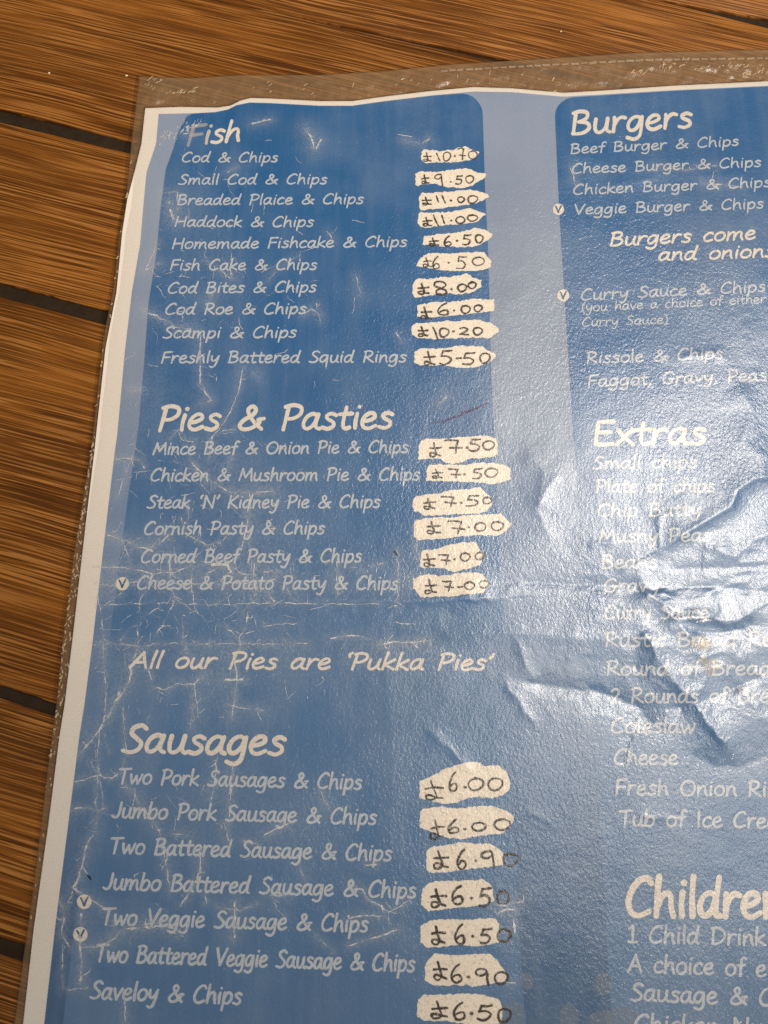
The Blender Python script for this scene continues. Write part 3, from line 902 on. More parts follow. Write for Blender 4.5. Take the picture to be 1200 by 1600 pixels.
# ------------------------------------------------------------------ lettering
BOWL = [(7.3, 8.5), (4.9, 10), (2.1, 8.2), (.7, 4.2), (1.5, .9), (3.7, .5), (6, 3.4), (7.3, 8.4)]
G = {
    'a': (9.8, [BOWL, [(7.5, 9.6), (6.9, 5), (7.2, 1.4), (9, .2)]]),
    'b': (9.6, [[(1.9, 16.5), (1.3, 8), (1, .8)], [(1.1, 3), (2.8, 8), (5.3, 9.9), (7.6, 8), (7.8, 4), (5.8, .6), (3, 0), (1, 1.3)]]),
    'c': (8.2, [[(7, 8.6), (5.4, 10), (2.6, 8.6), (.8, 4.6), (1.6, 1), (4, 0), (7, 1.4)]]),
    'd': (10.2, [BOWL, [(8.6, 16.5), (7.6, 9), (7.1, 3), (7.5, .7), (9, .2)]]),
    'e': (8.8, [[(1.1, 4.6), (4, 5.2), (6.6, 7.2), (6, 9.6), (3.8, 9.9), (1.6, 7.6), (.7, 4), (1.8, .8), (4.4, 0), (7.6, 1.8)]]),
    'f': (6.8, [[(7.4, 15.4), (5.8, 16.6), (4, 14.8), (3.2, 8), (2.6, -.5)], [(.4, 9), (6, 9.7)]]),
    'g': (9.8, [BOWL, [(7.7, 9.6), (7.5, 2), (6.7, -3.8), (4, -6), (.6, -4.6)]]),
    'h': (9.6, [[(1.9, 16.5), (1.3, 8), (1, 0)], [(1.1, 3), (2.9, 7.8), (5.3, 9.8), (6.8, 8.2), (7, 4), (8, 0)]]),
    'i': (4.4, [[(2.1, 9.8), (1.7, 5), (1.9, .2)], [(2.6, 13.9), (2.75, 14.1)]]),
    'k': (9, [[(1.9, 16.5), (1.3, 8), (1, 0)], [(7.2, 9.6), (4, 6.6), (1.4, 4.8), (1.4, 4.8), (4.4, 2.6), (8, 0)]]),
    'l': (4.2, [[(2.2, 16.5), (1.7, 8), (1.9, 0)]]),
    'm': (14.2, [[(1.2, 9.8), (1.3, 5), (1, 0)], [(1.1, 3), (2.9, 8), (5, 9.6), (6, 7.4), (5.9, .4)], [(6, 3), (7.8, 8), (10, 9.6), (11.2, 7.6), (11.2, 3.6), (12.4, .1)]]),
    'n': (9.6, [[(1.2, 9.8), (1.3, 5), (1, 0)], [(1.1, 3), (3, 8), (5.3, 9.7), (6.8, 8), (6.9, 3.6), (8.1, .1)]]),
    'o': (9.4, [[(5.2, 9.9), (2.4, 8.8), (.8, 5), (1.6, 1.2), (4.2, 0), (7, 1.8), (8, 5.6), (6.9, 9), (4.6, 9.9)]]),
    'p': (9.6, [[(1.6, 9.8), (1.3, 3), (.6, -6.2)], [(1.3, 4), (3, 8.6), (5.6, 9.9), (7.7, 7.8), (7.6, 3.6), (5.4, .4), (3, .2), (1.3, 1.6)]]),
    'q': (9.8, [BOWL, [(7.6, 9.6), (7.4, 2), (7.2, -6.2)]]),
    'r': (7.6, [[(1.3, 9.8), (1.3, 5), (1, 0)], [(1.2, 4), (2.8, 8), (4.8, 9.8), (6.8, 9.2)]]),
    's': (8, [[(6.6, 8.8), (4.4, 10), (2.1, 8.6), (2.8, 6.4), (5.6, 4.4), (6, 1.8), (3.6, 0), (.6, .9)]]),
    't': (7.2, [[(3.4, 14), (2.8, 7), (2.9, 2), (4.2, .1), (6.2, .8)], [(.4, 9.4), (6.6, 9.9)]]),
    'u': (9.6, [[(1.4, 9.7), (1.1, 5), (1.8, 1), (4, .3), (6.4, 3.4), (7.3, 9.6)], [(7.4, 9.8), (7, 4), (7.4, 1.2), (8.8, .1)]]),
    'v': (8.4, [[(.8, 9.6), (2.2, 4), (3.4, .2), (3.4, .2), (5.2, 4.8), (7.6, 9.8)]]),
    'w': (12.6, [[(.9, 9.6), (1.8, 4), (3, .3), (3, .3), (4.8, 4.2), (6.2, 8.2), (6.2, 8.2), (7.1, 4), (8.4, .3), (8.4, .3), (10.2, 4.8), (11.6, 9.8)]]),
    'x': (8.8, [[(1, 9.7), (4, 5), (8, 0)], [(7.4, 9.8), (4, 5), (.6, .1)]]),
    'y': (9.2, [[(1.2, 9.7), (1.3, 5.4), (2.8, 2.6), (5.2, 4), (7.4, 9)], [(7.7, 9.8), (6.8, 2), (5, -4.4), (2.8, -6.1), (.6, -5)]]),
    'A': (12, [[(.4, 0), (3.4, 8), (6, 15.6), (6, 15.6), (8, 8), (10.6, 0)], [(2.6, 5.2), (9, 5.6)]]),
    'B': (11, [[(2, 15.4), (1.6, 8), (1.2, 0)], [(.6, 14.8), (4, 15.8), (7.6, 14.6), (7.4, 10.6), (3.6, 8.4), (3.6, 8.4), (7.8, 7.4), (9.2, 4), (7, .9), (3.6, 0), (.8, .4)]]),
    'C': (11.4, [[(10, 13.6), (8.6, 15.5), (5.6, 15), (2.4, 11), (.9, 5.6), (2.2, 1.2), (5.4, 0), (9.4, 1.8)]]),
    'D': (12.4, [[(2, 15.2), (1.6, 8), (1.3, .3)], [(.6, 14.8), (5, 15.4), (9.6, 12.6), (10.6, 7.4), (8, 2.6), (4, .3), (1, .3)]]),
    'E': (10, [[(8.8, 15.2), (5, 15.2), (2, 14.8), (2, 14.8), (1.6, 8), (1.3, .5), (1.3, .5), (5, .1), (8.8, .6)], [(1.7, 8), (7.8, 8.3)]]),
    'F': (9.6, [[(9, 15.4), (5, 15.2), (2, 14.8), (2, 14.8), (1.6, 8), (1.1, -.2)], [(1.7, 7.8), (7.8, 8.2)]]),
    'G': (12.2, [[(10, 13.4), (7.6, 15.5), (4, 13.8), (1.2, 8.6), (1.5, 2.6), (4.8, 0), (8.6, 1.6), (9.8, 6.6), (9.8, 6.6), (6, 6.7)], [(9.8, 6.6), (11, 6.6)]]),
    'H': (12.6, [[(2, 15.4), (1.6, 8), (1.1, 0)], [(10.6, 15.6), (10.1, 8), (10.2, 0)], [(1.6, 7.6), (10.2, 8.2)]]),
    'I': (5, [[(2.4, 15.4), (2.2, 8), (1.9, 0)]]),
    'J': (9, [[(7, 15.4), (6.8, 7), (5.6, 1.6), (3, .1), (.6, 1.6)]]),
    'K': (11, [[(2, 15.4), (1.6, 8), (1.2, 0)], [(9.2, 15.2), (5, 10.6), (1.8, 7.6), (1.8, 7.6), (5, 4.4), (10, 0)]]),
    'M': (15, [[(.8, 0), (2.2, 8), (3.2, 15.2), (3.2, 15.2), (5, 9), (7, 4), (7, 4), (9.6, 9.6), (12, 15.3), (12, 15.3), (12.6, 8), (13.6, 0)]]),
    'N': (13, [[(1.2, 0), (1.7, 8), (2, 15.2), (2, 15.2), (6, 7.4), (10.2, .3), (10.2, .3), (10.6, 8), (11, 15.6)]]),
    'O': (13.4, [[(7, 15.4), (3, 13), (.9, 7.4), (2.4, 1.8), (6, 0), (10.2, 2.4), (12, 8), (10.4, 13.4), (6.4, 15.5)]]),
    'P': (10.2, [[(2.2, 15.2), (1.8, 8), (1.2, -.3)], [(.6, 14.6), (4.4, 15.8), (8.4, 14.2), (8.6, 10), (5.6, 7.2), (2, 6.8)]]),
    'R': (11.2, [[(2.2, 15.2), (1.8, 8), (1.2, 0)], [(.6, 14.6), (4.4, 15.8), (8.2, 14.2), (8, 10.2), (5, 7.6), (2.6, 7.2), (2.6, 7.2), (6, 3.8), (10.2, 0)]]),
    'S': (10, [[(9, 13.8), (6.6, 15.6), (3.4, 14.2), (2.8, 11), (5.4, 8.2), (8, 5.2), (7, 1.6), (3.8, 0), (.4, 1)]]),
    'T': (11, [[(.4, 14.8), (5, 15), (11, 15.6)], [(5.6, 15), (5.2, 8), (4.8, -.2)]]),
    'V': (11, [[(.6, 15.4), (2.8, 7), (4.6, .2), (4.6, .2), (7.4, 8), (10.4, 15.6)]]),
    '1': (8.4, [[(1.4, 12.8), (4.4, 15.4), (4.4, 15.4), (4.2, 8), (4.2, .2)], [(1, .2), (7.4, .2)]]),
    '2': (9.4, [[(1.2, 12.4), (4, 15.2), (7.2, 13.4), (6.4, 8.6), (1.2, .4), (1.2, .4), (4.8, .6), (8.4, .4)]]),
    '&': (13.6, [[(12.6, 7), (9.6, 6.2), (10.8, 4.4), (7, .8), (3, .1), (1, 2.6), (2.8, 6.2), (6.6, 9.4), (7.8, 12.8), (6, 15), (4, 13.2), (4.8, 9.8), (8.4, 4), (12.2, .2)]]),
    ',': (4, [[(2, 1.2), (1.8, -1), (.6, -3.2)]]),
    '.': (4, [[(1.6, .6), (1.75, .7)]]),
    '(': (5.6, [[(4.6, 16.6), (2, 12), (1.4, 6), (2.4, 0), (4.2, -3)]]),
    ')': (5.6, [[(1.2, 16.6), (3.4, 12), (4, 6), (2.8, 0), (.8, -3)]]),
    '‘': (4.4, [[(3, 16), (1.6, 14.4), (1.8, 12)]]),
    '’': (4.4, [[(2.6, 16), (2.4, 13.8), (1, 12)]]),
    ' ': (8.4, []),
}


def smooth(pts, n=6):
    """Catmull-Rom through the points; repeated points are corners. Returns pieces."""
    out, cur = [], []
    for p in pts:
        if cur and abs(cur[-1][0] - p[0]) < 1e-6 and abs(cur[-1][1] - p[1]) < 1e-6:
            out.append(cur)
            cur = [p]
        else:
            cur.append(p)
    out.append(cur)
    res = []
    for pc in out:
        if len(pc) < 2:
            continue
        P = np.array(pc, float)
        if len(P) == 2:
            k = max(2, int(np.linalg.norm(P[1] - P[0]) / 2) + 1)
            res.append(P[0] + np.linspace(0, 1, k + 1)[:, None] * (P[1] - P[0]))
            continue
        Q = np.vstack([2 * P[0] - P[1], P, 2 * P[-1] - P[-2]])
        seg = []
        for i in range(1, len(Q) - 2):
            t = np.linspace(0, 1, n, endpoint=False)[:, None]
            a, b, c_, d = Q[i - 1], Q[i], Q[i + 1], Q[i + 2]
            seg.append(.5 * (2 * b + (c_ - a) * t + (2 * a - 5 * b + 4 * c_ - d) * t ** 2 + (3 * b - a - 3 * c_ + d) * t ** 3))
        seg.append(P[-1:])
        res.append(np.vstack(seg))
    return res


VP = (634., -3515.)


def write(text, x0, y0, x1, y1, cap, bold=1.0, slant=.075, jit=.22, fades=None):
    """one line of lettering from (x0,y0) to (x1,y1) along its baseline, cap height in photo pixels"""
    ink = Ink(1.6e-4)
    adv, pos = 0.0, []
    for ch in text:
        pos.append(adv)
        adv += G[ch][0]
    adv -= .8
    d = np.array([x1 - x0, y1 - y0], float)
    L = np.linalg.norm(d)
    e = d / L
    sx = L / (adv + slant * 6)
    sy = cap / 15.5
    hw = bold * sy
    for k, ch in enumerate(text):
        o = np.array([x0, y0]) + e * (pos[k] * sx)
        up = np.array([VP[0] - o[0], VP[1] - o[1]])
        up /= np.linalg.norm(up)
        jy = random.uniform(-jit, jit)
        fd = (fades or {}).get(k, 0.0)
        for st in G[ch][1]:
            for pc in smooth(st):
                u = pc[:, 0] + pc[:, 1] * slant
                P = o + np.outer(u * sx, e) + np.outer((pc[:, 1] + jy) * sy, up)
                w = hw * (1 + .10 * np.sin(np.linspace(0, 5, len(P)) + k))
                if len(pc) <= 2 and np.linalg.norm(pc[0] - pc[-1]) < .5:
                    w = w * 1.15
                ink.ribbon(P, w, fd)
    return ink


SMALL = mat_paper('printed_white_small', (.53, .59, .68), .05)
HEAD = mat_paper('printed_white_heading', (.74, .71, .68), .04)


def capat(y):
    return 14.7 * ((y + 3515.) / 3765.) ** 2


ITEMS = [
    ('Cod & Chips', 283, 253, 434, 253), ('Small Cod & Chips', 278, 288, 511, 287), ('Breaded Plaice & Chips', 276, 320, 568, 318), ('Haddock & Chips', 272, 354, 490, 354),
    ('Homemade Fishcake & Chips', 268, 388.5, 636, 385), ('Fish Cake & Chips', 265, 422, 495, 421), ('Cod Bites & Chips', 261, 458, 494, 456), ('Cod Roe & Chips', 257, 491, 478, 490),
    ('Scampi & Chips', 254, 528, 463, 527), ('Freshly Battered Squid Rings', 251, 567, 635, 565.5),
    ('Mince Beef & Onion Pie & Chips', 238, 710, 638, 707), ('Chicken & Mushroom Pie & Chips', 234, 751.5, 656, 750), ('Steak ‘N’ Kidney Pie & Chips', 229, 794, 594, 793),
    ('Cornish Pasty & Chips', 224, 835, 507, 834), ('Corned Beef Pasty & Chips', 219, 879, 565, 878), ('Cheese & Potato Pasty & Chips', 213, 920, 622, 921),
    ('Two Pork Sausages & Chips', 183, 1224, 565, 1233), ('Jumbo Pork Sausage & Chips', 174, 1277, 588, 1288), ('Two Battered Sausage & Chips', 170, 1333, 612, 1345),
    ('Jumbo Battered Sausage & Chips', 160, 1389, 650, 1403), ('Two Veggie Sausage & Chips', 157, 1444, 575, 1456), ('Two Battered Veggie Sausage & Chips', 148, 1502, 648, 1518), ('Saveloy & Chips', 140, 1560, 377, 1569),
    ('Beef Burger & Chips', 891, 240, 1155, 227), ('Cheese Burger & Chips', 893, 271, 1190, 260), ('Chicken Burger & Chips', 895, 304, 1205, 291.5), ('Veggie Burger & Chips', 897, 335, 1194, 325),
    ('Curry Sauce & Chips', 907, 469, 1197, 455), ('Rissole & Chips', 916, 568, 1130, 560), ('Faggot, Gravy, Peas', 918, 604, 1199, 594),
    ('Small chips', 926, 733, 1090, 730), ('Plate of chips', 931, 769, 1118, 768), ('Chip Butty', 933, 807, 1096, 805), ('Mushy Peas', 935, 847, 1112, 845), ('Beans', 939, 888, 1028, 887),
    ('Gravy', 943, 925, 1030, 924), ('Curry Sauce', 944, 967, 1108, 966), ('Rustic Bread Roll', 945, 1010, 1226, 1009), ('Round of Bread', 947, 1055, 1206, 1054), ('2 Rounds of Bread', 953, 1098, 1240, 1097),
    ('Coleslaw', 954, 1145, 1087, 1145), ('Cheese', 959, 1194, 1060, 1194), ('Fresh Onion Rings', 961, 1241, 1252, 1245), ('Tub of Ice Cream', 967, 1290, 1244, 1294),
    ('1 Child Drink', 980, 1472, 1197, 1477), ('A choice of either', 981, 1518, 1272, 1528), ('Sausage & Chips', 985, 1563, 1275, 1574), ('Chicken Nuggets', 990, 1612, 1290, 1622),
]
NOTES = [('(you have a choice of either', 908, 487, 1197, 473, 13.3), ('Curry Sauce)', 909, 510, 1044, 505, 13.3)]
HEADS = [
    ('Fish', 291, 227, 376, 219, 30, {0: .62, 1: .3}), ('Pies & Pasties', 246, 672, 614, 669, 37, None), ('Sausages', 190, 1175, 445, 1179, 42, None),
    ('Burgers', 892, 210, 1083, 198, 34, None), ('Extras', 926, 695, 1105, 693, 37, None), ('Children', 978, 1430, 1228, 1434, 58, None),
]
SCRIPTS = [('All our Pies are ‘Pukka Pies’', 202, 1043, 770, 1047, 24.5), ('Burgers come', 952, 384, 1182, 373, 20), ('and onions', 1028, 407, 1212, 401, 19.5)]
for tx, xa, ya, xb, yb, cp, fd in HEADS:
    write(tx, xa, ya, xb, yb, cp, 1.28, .09, .2, fd).build('heading', HEAD, panel1 if xa < 800 else panel2)
for tx, xa, ya, xb, yb in ITEMS:
    write(tx, xa, ya, xb, yb, capat(ya), 1.28).build('menu_line', SMALL, panel1 if xa < 800 else panel2)
for tx, xa, ya, xb, yb, cp in NOTES:
    write(tx, xa, ya, xb, yb, cp, 1.15).build('menu_note', SMALL, panel2)
for tx, xa, ya, xb, yb, cp in SCRIPTS:
    write(tx, xa, ya, xb, yb, cp, 1.4, .17, .3).build('menu_note', HEAD, panel1 if xa < 800 else panel2)

# vegetarian marks: pale disc with a V
VBLUE = mat_pen('blue_print_letter', (.05, .12, .25))
for cx, cy, rr in ((872.5, 327, 9), (880, 461.5, 9.5), (191, 912, 10.5), (131.5, 1409, 11.5), (125.5, 1460, 11.5)):
    ink = Ink(1.5e-4)
    ink.disc((cx, cy), rr, rr)
    vm = ink.build('vegetarian_mark', HEAD, panel1 if cx < 800 else panel2)
    ink = Ink(2.0e-4)
    for pc in smooth([(cx - .45 * rr, cy - .5 * rr), (cx - .2 * rr, cy), (cx - .02 * rr, cy + .55 * rr), (cx - .02 * rr, cy + .55 * rr), (cx + .2 * rr, cy), (cx + .5 * rr, cy - .6 * rr)]):
        ink.ribbon(pc, rr * .13)
    L = ink.build('mark_letter', VBLUE, menu)
    L.parent = panel1 if cx < 800 else panel2

# ------------------------------------------------------------------ hand-corrected prices
PATCH = mat_paper('correction_fluid', (.86, .81, .74), .05, True, True)
PEN = mat_pen('black_pen', (.040, .029, .022))
HAND = {
    '0': [[(.62, .98), (.2, .9), (.02, .5), (.22, .08), (.6, .02), (.96, .4), (.92, .8), (.5, 1.0), (.3, .9)]],
    '1': [[(.1, 1), (.45, .5), (.85, 0)]],
    '2': [[(.05, .85), (.45, 1), (.85, .8), (.6, .4), (.0, .05), (.0, .05), (.5, .08), (1, .02)]],
    '5': [[(1, 1), (.6, .96), (.25, .98)], [(.25, .97), (.12, .6), (.12, .6), (.55, .62), (.9, .4), (.7, .08), (.3, .0), (.0, .06)]],
    '6': [[(.8, 1), (.4, .78), (.1, .4), (.2, .08), (.6, .0), (.98, .14), (.88, .38), (.5, .4), (.2, .25)]],
    '7': [[(.0, .98), (.4, .98), (.82, .96), (.82, .96), (.7, .5), (.62, .0)], [(.25, .42), (.6, .40), (1, .38)]],
    '8': [[(.55, .5), (.1, .7), (.2, .95), (.7, 1), (.95, .75), (.6, .5), (.25, .3), (.4, .02), (.85, .05), (.95, .3), (.6, .5)]],
    '9': [[(.75, .75), (.4, .6), (.05, .72), (.2, .98), (.7, .98), (.82, .72), (.88, .35), (.95, 0)]],
    '.': [[(.4, .5), (.6, .48)]],
    '-': [[(.0, .45), (.5, .5), (1, .6)]],
    '£': [[(.34, 1), (.46, .6), (.60, .22), (.40, .02), (.10, .06), (.06, .24), (.34, .28), (.62, .16), (.98, .10)], [(.04, .58), (.5, .62), (1, .64)]],
}
A1, A2, A3, A4, A5 = (620, 200, 6), (620, 390, 6), (620, 670, 5.925), (620, 1180, 5.4545), (620, 1370, 5.4545)
PR = [
    (A1, 'Cod', [(225, 222), (250, 200), (400, 215), (520, 205), (580, 180), (640, 175), (700, 205), (778, 226)], [(225, 290), (265, 330), (400, 325), (560, 320), (700, 300), (760, 270), (778, 232)],
     [('£', 250, 235, 325, 315), ('1', 370, 240, 410, 310), ('0', 435, 225, 505, 310), ('.', 530, 250, 560, 275), ('7', 575, 190, 640, 300), ('0', 670, 215, 755, 290)], .8, .25),
    (A1, 'Small Cod', [(168, 430), (200, 405), (400, 410), (520, 390), (620, 378), (700, 390), (760, 425), (842, 432)], [(168, 520), (195, 562), (220, 527), (330, 520), (450, 550), (600, 565), (700, 545), (780, 490), (842, 466)],
     [('£', 235, 440, 300, 525), ('9', 355, 435, 435, 540), ('.', 492, 495, 520, 515), ('5', 555, 450, 615, 525), ('0', 645, 445, 720, 515)], .9, .2),
    (A1, 'Plaice', [(208, 640), (230, 605), (400, 605), (560, 590), (680, 575), (760, 590), (800, 610), (866, 612)], [(205, 740), (215, 770), (400, 755), (560, 735), (700, 715), (800, 680), (866, 642)],
     [('£', 240, 650, 325, 725), ('1', 370, 635, 395, 695), ('1', 420, 635, 460, 700), ('.', 496, 668, 524, 690), ('0', 570, 645, 635, 700), ('0', 665, 635, 760, 705)], .9, .1),
    (A1, 'Haddock', [(198, 822), (215, 785), (400, 795), (560, 775), (700, 752), (760, 780), (838, 805)], [(195, 890), (230, 930), (270, 940), (420, 915), (600, 900), (740, 885), (800, 835), (838, 812)],
     [('£', 245, 840, 330, 920), ('1', 340, 820, 400, 915), ('1', 420, 820, 450, 890), ('.', 496, 855, 524, 877), ('0', 555, 830, 640, 895), ('0', 665, 815, 760, 875)], .95, .1),
    (A1, 'Fishcake', [(238, 1050), (250, 1010), (400, 995), (600, 975), (740, 935), (800, 950), (860, 975), (902, 1000)], [(235, 1095), (400, 1105), (640, 1120), (760, 1100), (850, 1050), (902, 1012)],
     [('£', 305, 1030, 395, 1105), ('6', 440, 1010, 510, 1105), ('.', 552, 1045, 580, 1067), ('5', 620, 1000, 695, 1095), ('0', 735, 1000, 810, 1075)], 1, .05),
    (A2, 'Fish Cake', [(180, 130), (230, 70), (300, 35), (400, 35), (600, 30), (820, 20), (840, 60), (888, 110)], [(180, 155), (260, 170), (400, 190), (600, 200), (700, 200), (840, 182), (888, 160)],
     [('£', 245, 75, 330, 165), ('6', 335, 65, 400, 180), ('.', 474, 112, 502, 134), ('5', 560, 65, 655, 180), ('0', 710, 70, 820, 150)], .8, .1),
    (A2, 'Cod Bites', [(140, 330), (180, 270), (280, 275), (400, 260), (540, 250), (660, 225), (720, 270), (802, 286)], [(145, 420), (165, 455), (300, 435), (420, 405), (600, 415), (720, 400), (802, 345)],
     [('£', 200, 320, 300, 420), ('8', 340, 300, 470, 425), ('.', 500, 360, 528, 382), ('0', 570, 325, 655, 395), ('0', 670, 305, 745, 365)], 1.15, .05),
    (A2, 'Cod Roe', [(188, 520), (330, 495), (600, 480), (780, 460), (918, 470)], [(188, 630), (300, 640), (450, 625), (600, 610), (780, 590), (918, 570)],
     [('£', 225, 540, 325, 655), ('6', 380, 500, 485, 615), ('.', 524, 560, 552, 582), ('0', 605, 525, 690, 600), ('0', 725, 520, 800, 580)], 1.05, .0),
    (A2, 'Scampi', [(135, 720), (170, 690), (350, 685), (470, 665), (580, 670), (740, 655), (870, 680), (958, 740)], [(135, 800), (200, 835), (400, 840), (640, 825), (850, 830), (958, 775)],
     [('£', 200, 725, 290, 815), ('1', 335, 725, 395, 840), ('0', 400, 735, 490, 820), ('.', 519, 755, 547, 777), ('2', 590, 730, 675, 800), ('0', 720, 730, 800, 800)], 1.05, .0),
    (A2, 'Squid', [(158, 962), (220, 920), (400, 930), (560, 905), (800, 905), (850, 950), (932, 976)], [(158, 1060), (220, 1085), (450, 1085), (560, 1105), (720, 1105), (850, 1070), (932, 1000)],
     [('£', 255, 960, 360, 1085), ('5', 400, 950, 520, 1075), ('-', 560, 1008, 605, 1030), ('5', 620, 970, 730, 1080), ('0', 780, 970, 875, 1065)], 1.05, .0),
    (A3, 'Mince Beef', [(192, 165), (220, 110), (300, 85), (450, 95), (600, 80), (800, 60), (920, 90), (942, 150)], [(198, 285), (300, 280), (390, 270), (430, 300), (500, 330), (600, 310), (700, 270), (850, 270), (942, 235)],
     [('£', 305, 130, 410, 260), ('7', 450, 105, 600, 225), ('.', 640, 165, 670, 187), ('5', 670, 100, 775, 205), ('0', 795, 110, 905, 195)], 1.05, .0),
    (A3, 'Chicken', [(268, 400), (290, 340), (360, 325), (600, 340), (760, 310), (950, 325), (1058, 362)], [(268, 480), (400, 485), (600, 490), (760, 495), (870, 515), (950, 500), (1058, 468)],
     [('£', 330, 375, 425, 460), ('7', 480, 375, 585, 455), ('.', 613, 411, 643, 433), ('5', 700, 370, 790, 465), ('0', 820, 365, 935, 450)], .95, .1),
    (A3, 'Steak', [(145, 660), (180, 620), (400, 600), (500, 565), (680, 560), (770, 535), (830, 600), (887, 640)], [(145, 760), (210, 770), (250, 805), (400, 800), (700, 785), (840, 765), (887, 690)],
     [('£', 250, 645, 355, 745), ('7', 415, 630, 550, 720), ('.', 585, 674, 615, 696), ('5', 645, 620, 765, 715), ('0', 795, 635, 880, 695)], .95, .0),
    (A3, 'Cornish', [(150, 900), (170, 845), (300, 825), (500, 820), (700, 795), (960, 785), (1064, 880)], [(165, 1000), (200, 1030), (400, 1020), (550, 1000), (700, 985), (960, 990), (1064, 890)],
     [('£', 275, 860, 400, 975), ('7', 480, 855, 625, 970), ('.', 653, 899, 683, 921), ('0', 720, 870, 825, 945), ('0', 875, 860, 985, 940)], .95, .05),
    (A3, 'Corned Beef', [(210, 1180), (230, 1130), (400, 1110), (440, 1080), (600, 1055), (740, 1045), (770, 1130), (802, 1150)], [(212, 1270), (260, 1290), (440, 1290), (490, 1315), (560, 1320), (780, 1260), (802, 1200)],
     [('£', 250, 1165, 350, 1275), ('7', 390, 1165, 495, 1255), ('.', 520, 1197, 550, 1219), ('0', 590, 1150, 680, 1225), ('0', 725, 1145, 810, 1210)], .95, .05),
    (A3, 'Cheese', [(145, 1400), (215, 1360), (300, 1345), (400, 1360), (650, 1325), (790, 1340), (852, 1420)], [(170, 1480), (215, 1560), (400, 1555), (600, 1540), (800, 1520), (852, 1460)],
     [('£', 260, 1400, 370, 1530), ('7', 420, 1410, 525, 1505), ('-', 565, 1455, 605, 1475), ('0', 625, 1420, 720, 1490), ('0', 765, 1405, 855, 1475)], .95, .1),
    (A4, 'Two Pork', [(185, 220), (300, 180), (400, 120), (500, 85), (600, 60), (700, 60), (740, 95), (860, 85), (940, 140), (977, 240)], [(205, 370), (250, 380), (330, 400), (420, 415), (500, 405), (600, 365), (720, 355), (820, 365), (900, 340), (977, 280)],
     [('£', 240, 215, 400, 385), ('6', 445, 145, 515, 305), ('.', 565, 260, 600, 286), ('0', 610, 195, 740, 300), ('0', 780, 195, 900, 300)], 1.0, .05),
    (A4, 'Jumbo Pork', [(190, 480), (220, 455), (380, 435), (520, 455), (700, 435), (820, 435), (930, 470), (1004, 520)], [(190, 620), (260, 640), (400, 700), (530, 715), (700, 690), (820, 670), (900, 670), (1004, 560)],
     [('£', 285, 555, 400, 715), ('6', 435, 550, 525, 665), ('.', 563, 618, 598, 644), ('0', 640, 575, 760, 645), ('0', 830, 545, 970, 640)], 1.0, .05),
    (A4, 'Two Battered', [(245, 830), (290, 780), (440, 765), (540, 738), (700, 755), (800, 755), (910, 825)], [(250, 980), (290, 1005), (420, 995), (600, 970), (760, 955), (910, 935)],
     [('£', 310, 820, 440, 965), ('6', 510, 810, 590, 970), ('.', 655, 885, 695, 914), ('9', 720, 820, 840, 965), ('0', 905, 840, 1035, 945)], 1.15, .0),
    (A5, 'Jumbo Battered', [(205, 120), (260, 55), (400, 30), (600, 35), (730, 20), (810, 70), (832, 140)], [(212, 240), (265, 295), (400, 275), (560, 260), (750, 240), (832, 205)],
     [('£', 290, 110, 420, 260), ('6', 465, 75, 565, 230), ('.', 618, 168, 656, 196), ('5', 705, 100, 805, 255), ('0', 855, 120, 960, 240)], 1.2, .0),
    (A5, 'Two Veggie', [(200, 420), (290, 370), (450, 360), (600, 365), (840, 350), (874, 400)], [(208, 560), (270, 605), (400, 590), (560, 580), (620, 590), (760, 585), (874, 560)],
     [('£', 295, 420, 410, 575), ('6', 490, 410, 575, 570), ('.', 628, 493, 666, 521), ('5', 715, 445, 805, 570), ('0', 855, 450, 970, 555)], 1.15, .0),
    (A5, 'Two Battered Veggie', [(235, 750), (320, 650), (450, 670), (640, 660), (800, 655), (870, 730), (944, 840)], [(238, 880), (300, 920), (450, 925), (600, 920), (650, 940), (760, 920), (944, 885)],
     [('£', 315, 730, 425, 880), ('6', 460, 745, 550, 900), ('.', 592, 841, 628, 869), ('9', 665, 790, 790, 920), ('0', 835, 810, 950, 915)], 1.1, .0),
    (A5, 'Saveloy', [(170, 1050), (230, 1005), (400, 1005), (540, 995), (760, 1005), (880, 1045), (902, 1120)], [(190, 1200), (220, 1225), (400, 1225), (640, 1262), (800, 1268), (902, 1235)],
     [('£', 295, 1060, 435, 1210), ('6', 480, 1070, 580, 1215), ('.', 618, 1150, 656, 1180), ('5', 690, 1100, 815, 1220), ('0', 860, 1125, 975, 1240)], 1.15, .0),
]
for k, ((ox, oy, sc), what, top, bot, hand, bold, fade) in enumerate(PR):
    def cv(p):
        return (ox + p[0] / sc, oy + p[1] / sc)
    ink = Ink(1.2e-4)
    ink.strip([cv(p) for p in top], [cv(p) for p in bot], 1.0, 1.6, 8, k)
    price = ''.join(h[0] for h in hand).replace('-', '.')
    pt_ = ink.build('price_patch', PATCH, menu)
    pt_['label'] = 'white price patch reading %s beside the %s line' % (price, what.lower())
    ink = Ink(2.0e-4)
    for n_, (ch, xa, ya, xb, yb) in enumerate(hand):
        for st in HAND[ch]:
            jt = [(p[0] + random.uniform(-.035, .035), p[1] + random.uniform(-.035, .035)) for p in st]
            for i in range(1, len(st)):
                if st[i] == st[i - 1]:
                    jt[i] = jt[i - 1]
            for pc in smooth(jt, 7):
                q = np.column_stack([ox + (xa + pc[:, 0] * (xb - xa)) / sc, oy + (yb - pc[:, 1] * (yb - ya)) / sc])
                wv = 1.25 * bold * (1 + (oy + ya / sc - 200) / 1400. * .35)
                wv = wv * (1 + .18 * np.sin(np.linspace(0, 7, len(q)) + n_ * 2 + k))
                if ch == '.':
                    wv = wv * 1.25
                ink.ribbon(q, wv, fade if n_ < len(hand) - 1 else min(.5, fade + .1))
    hp = ink.build('handwritten_price', PEN, pt_)

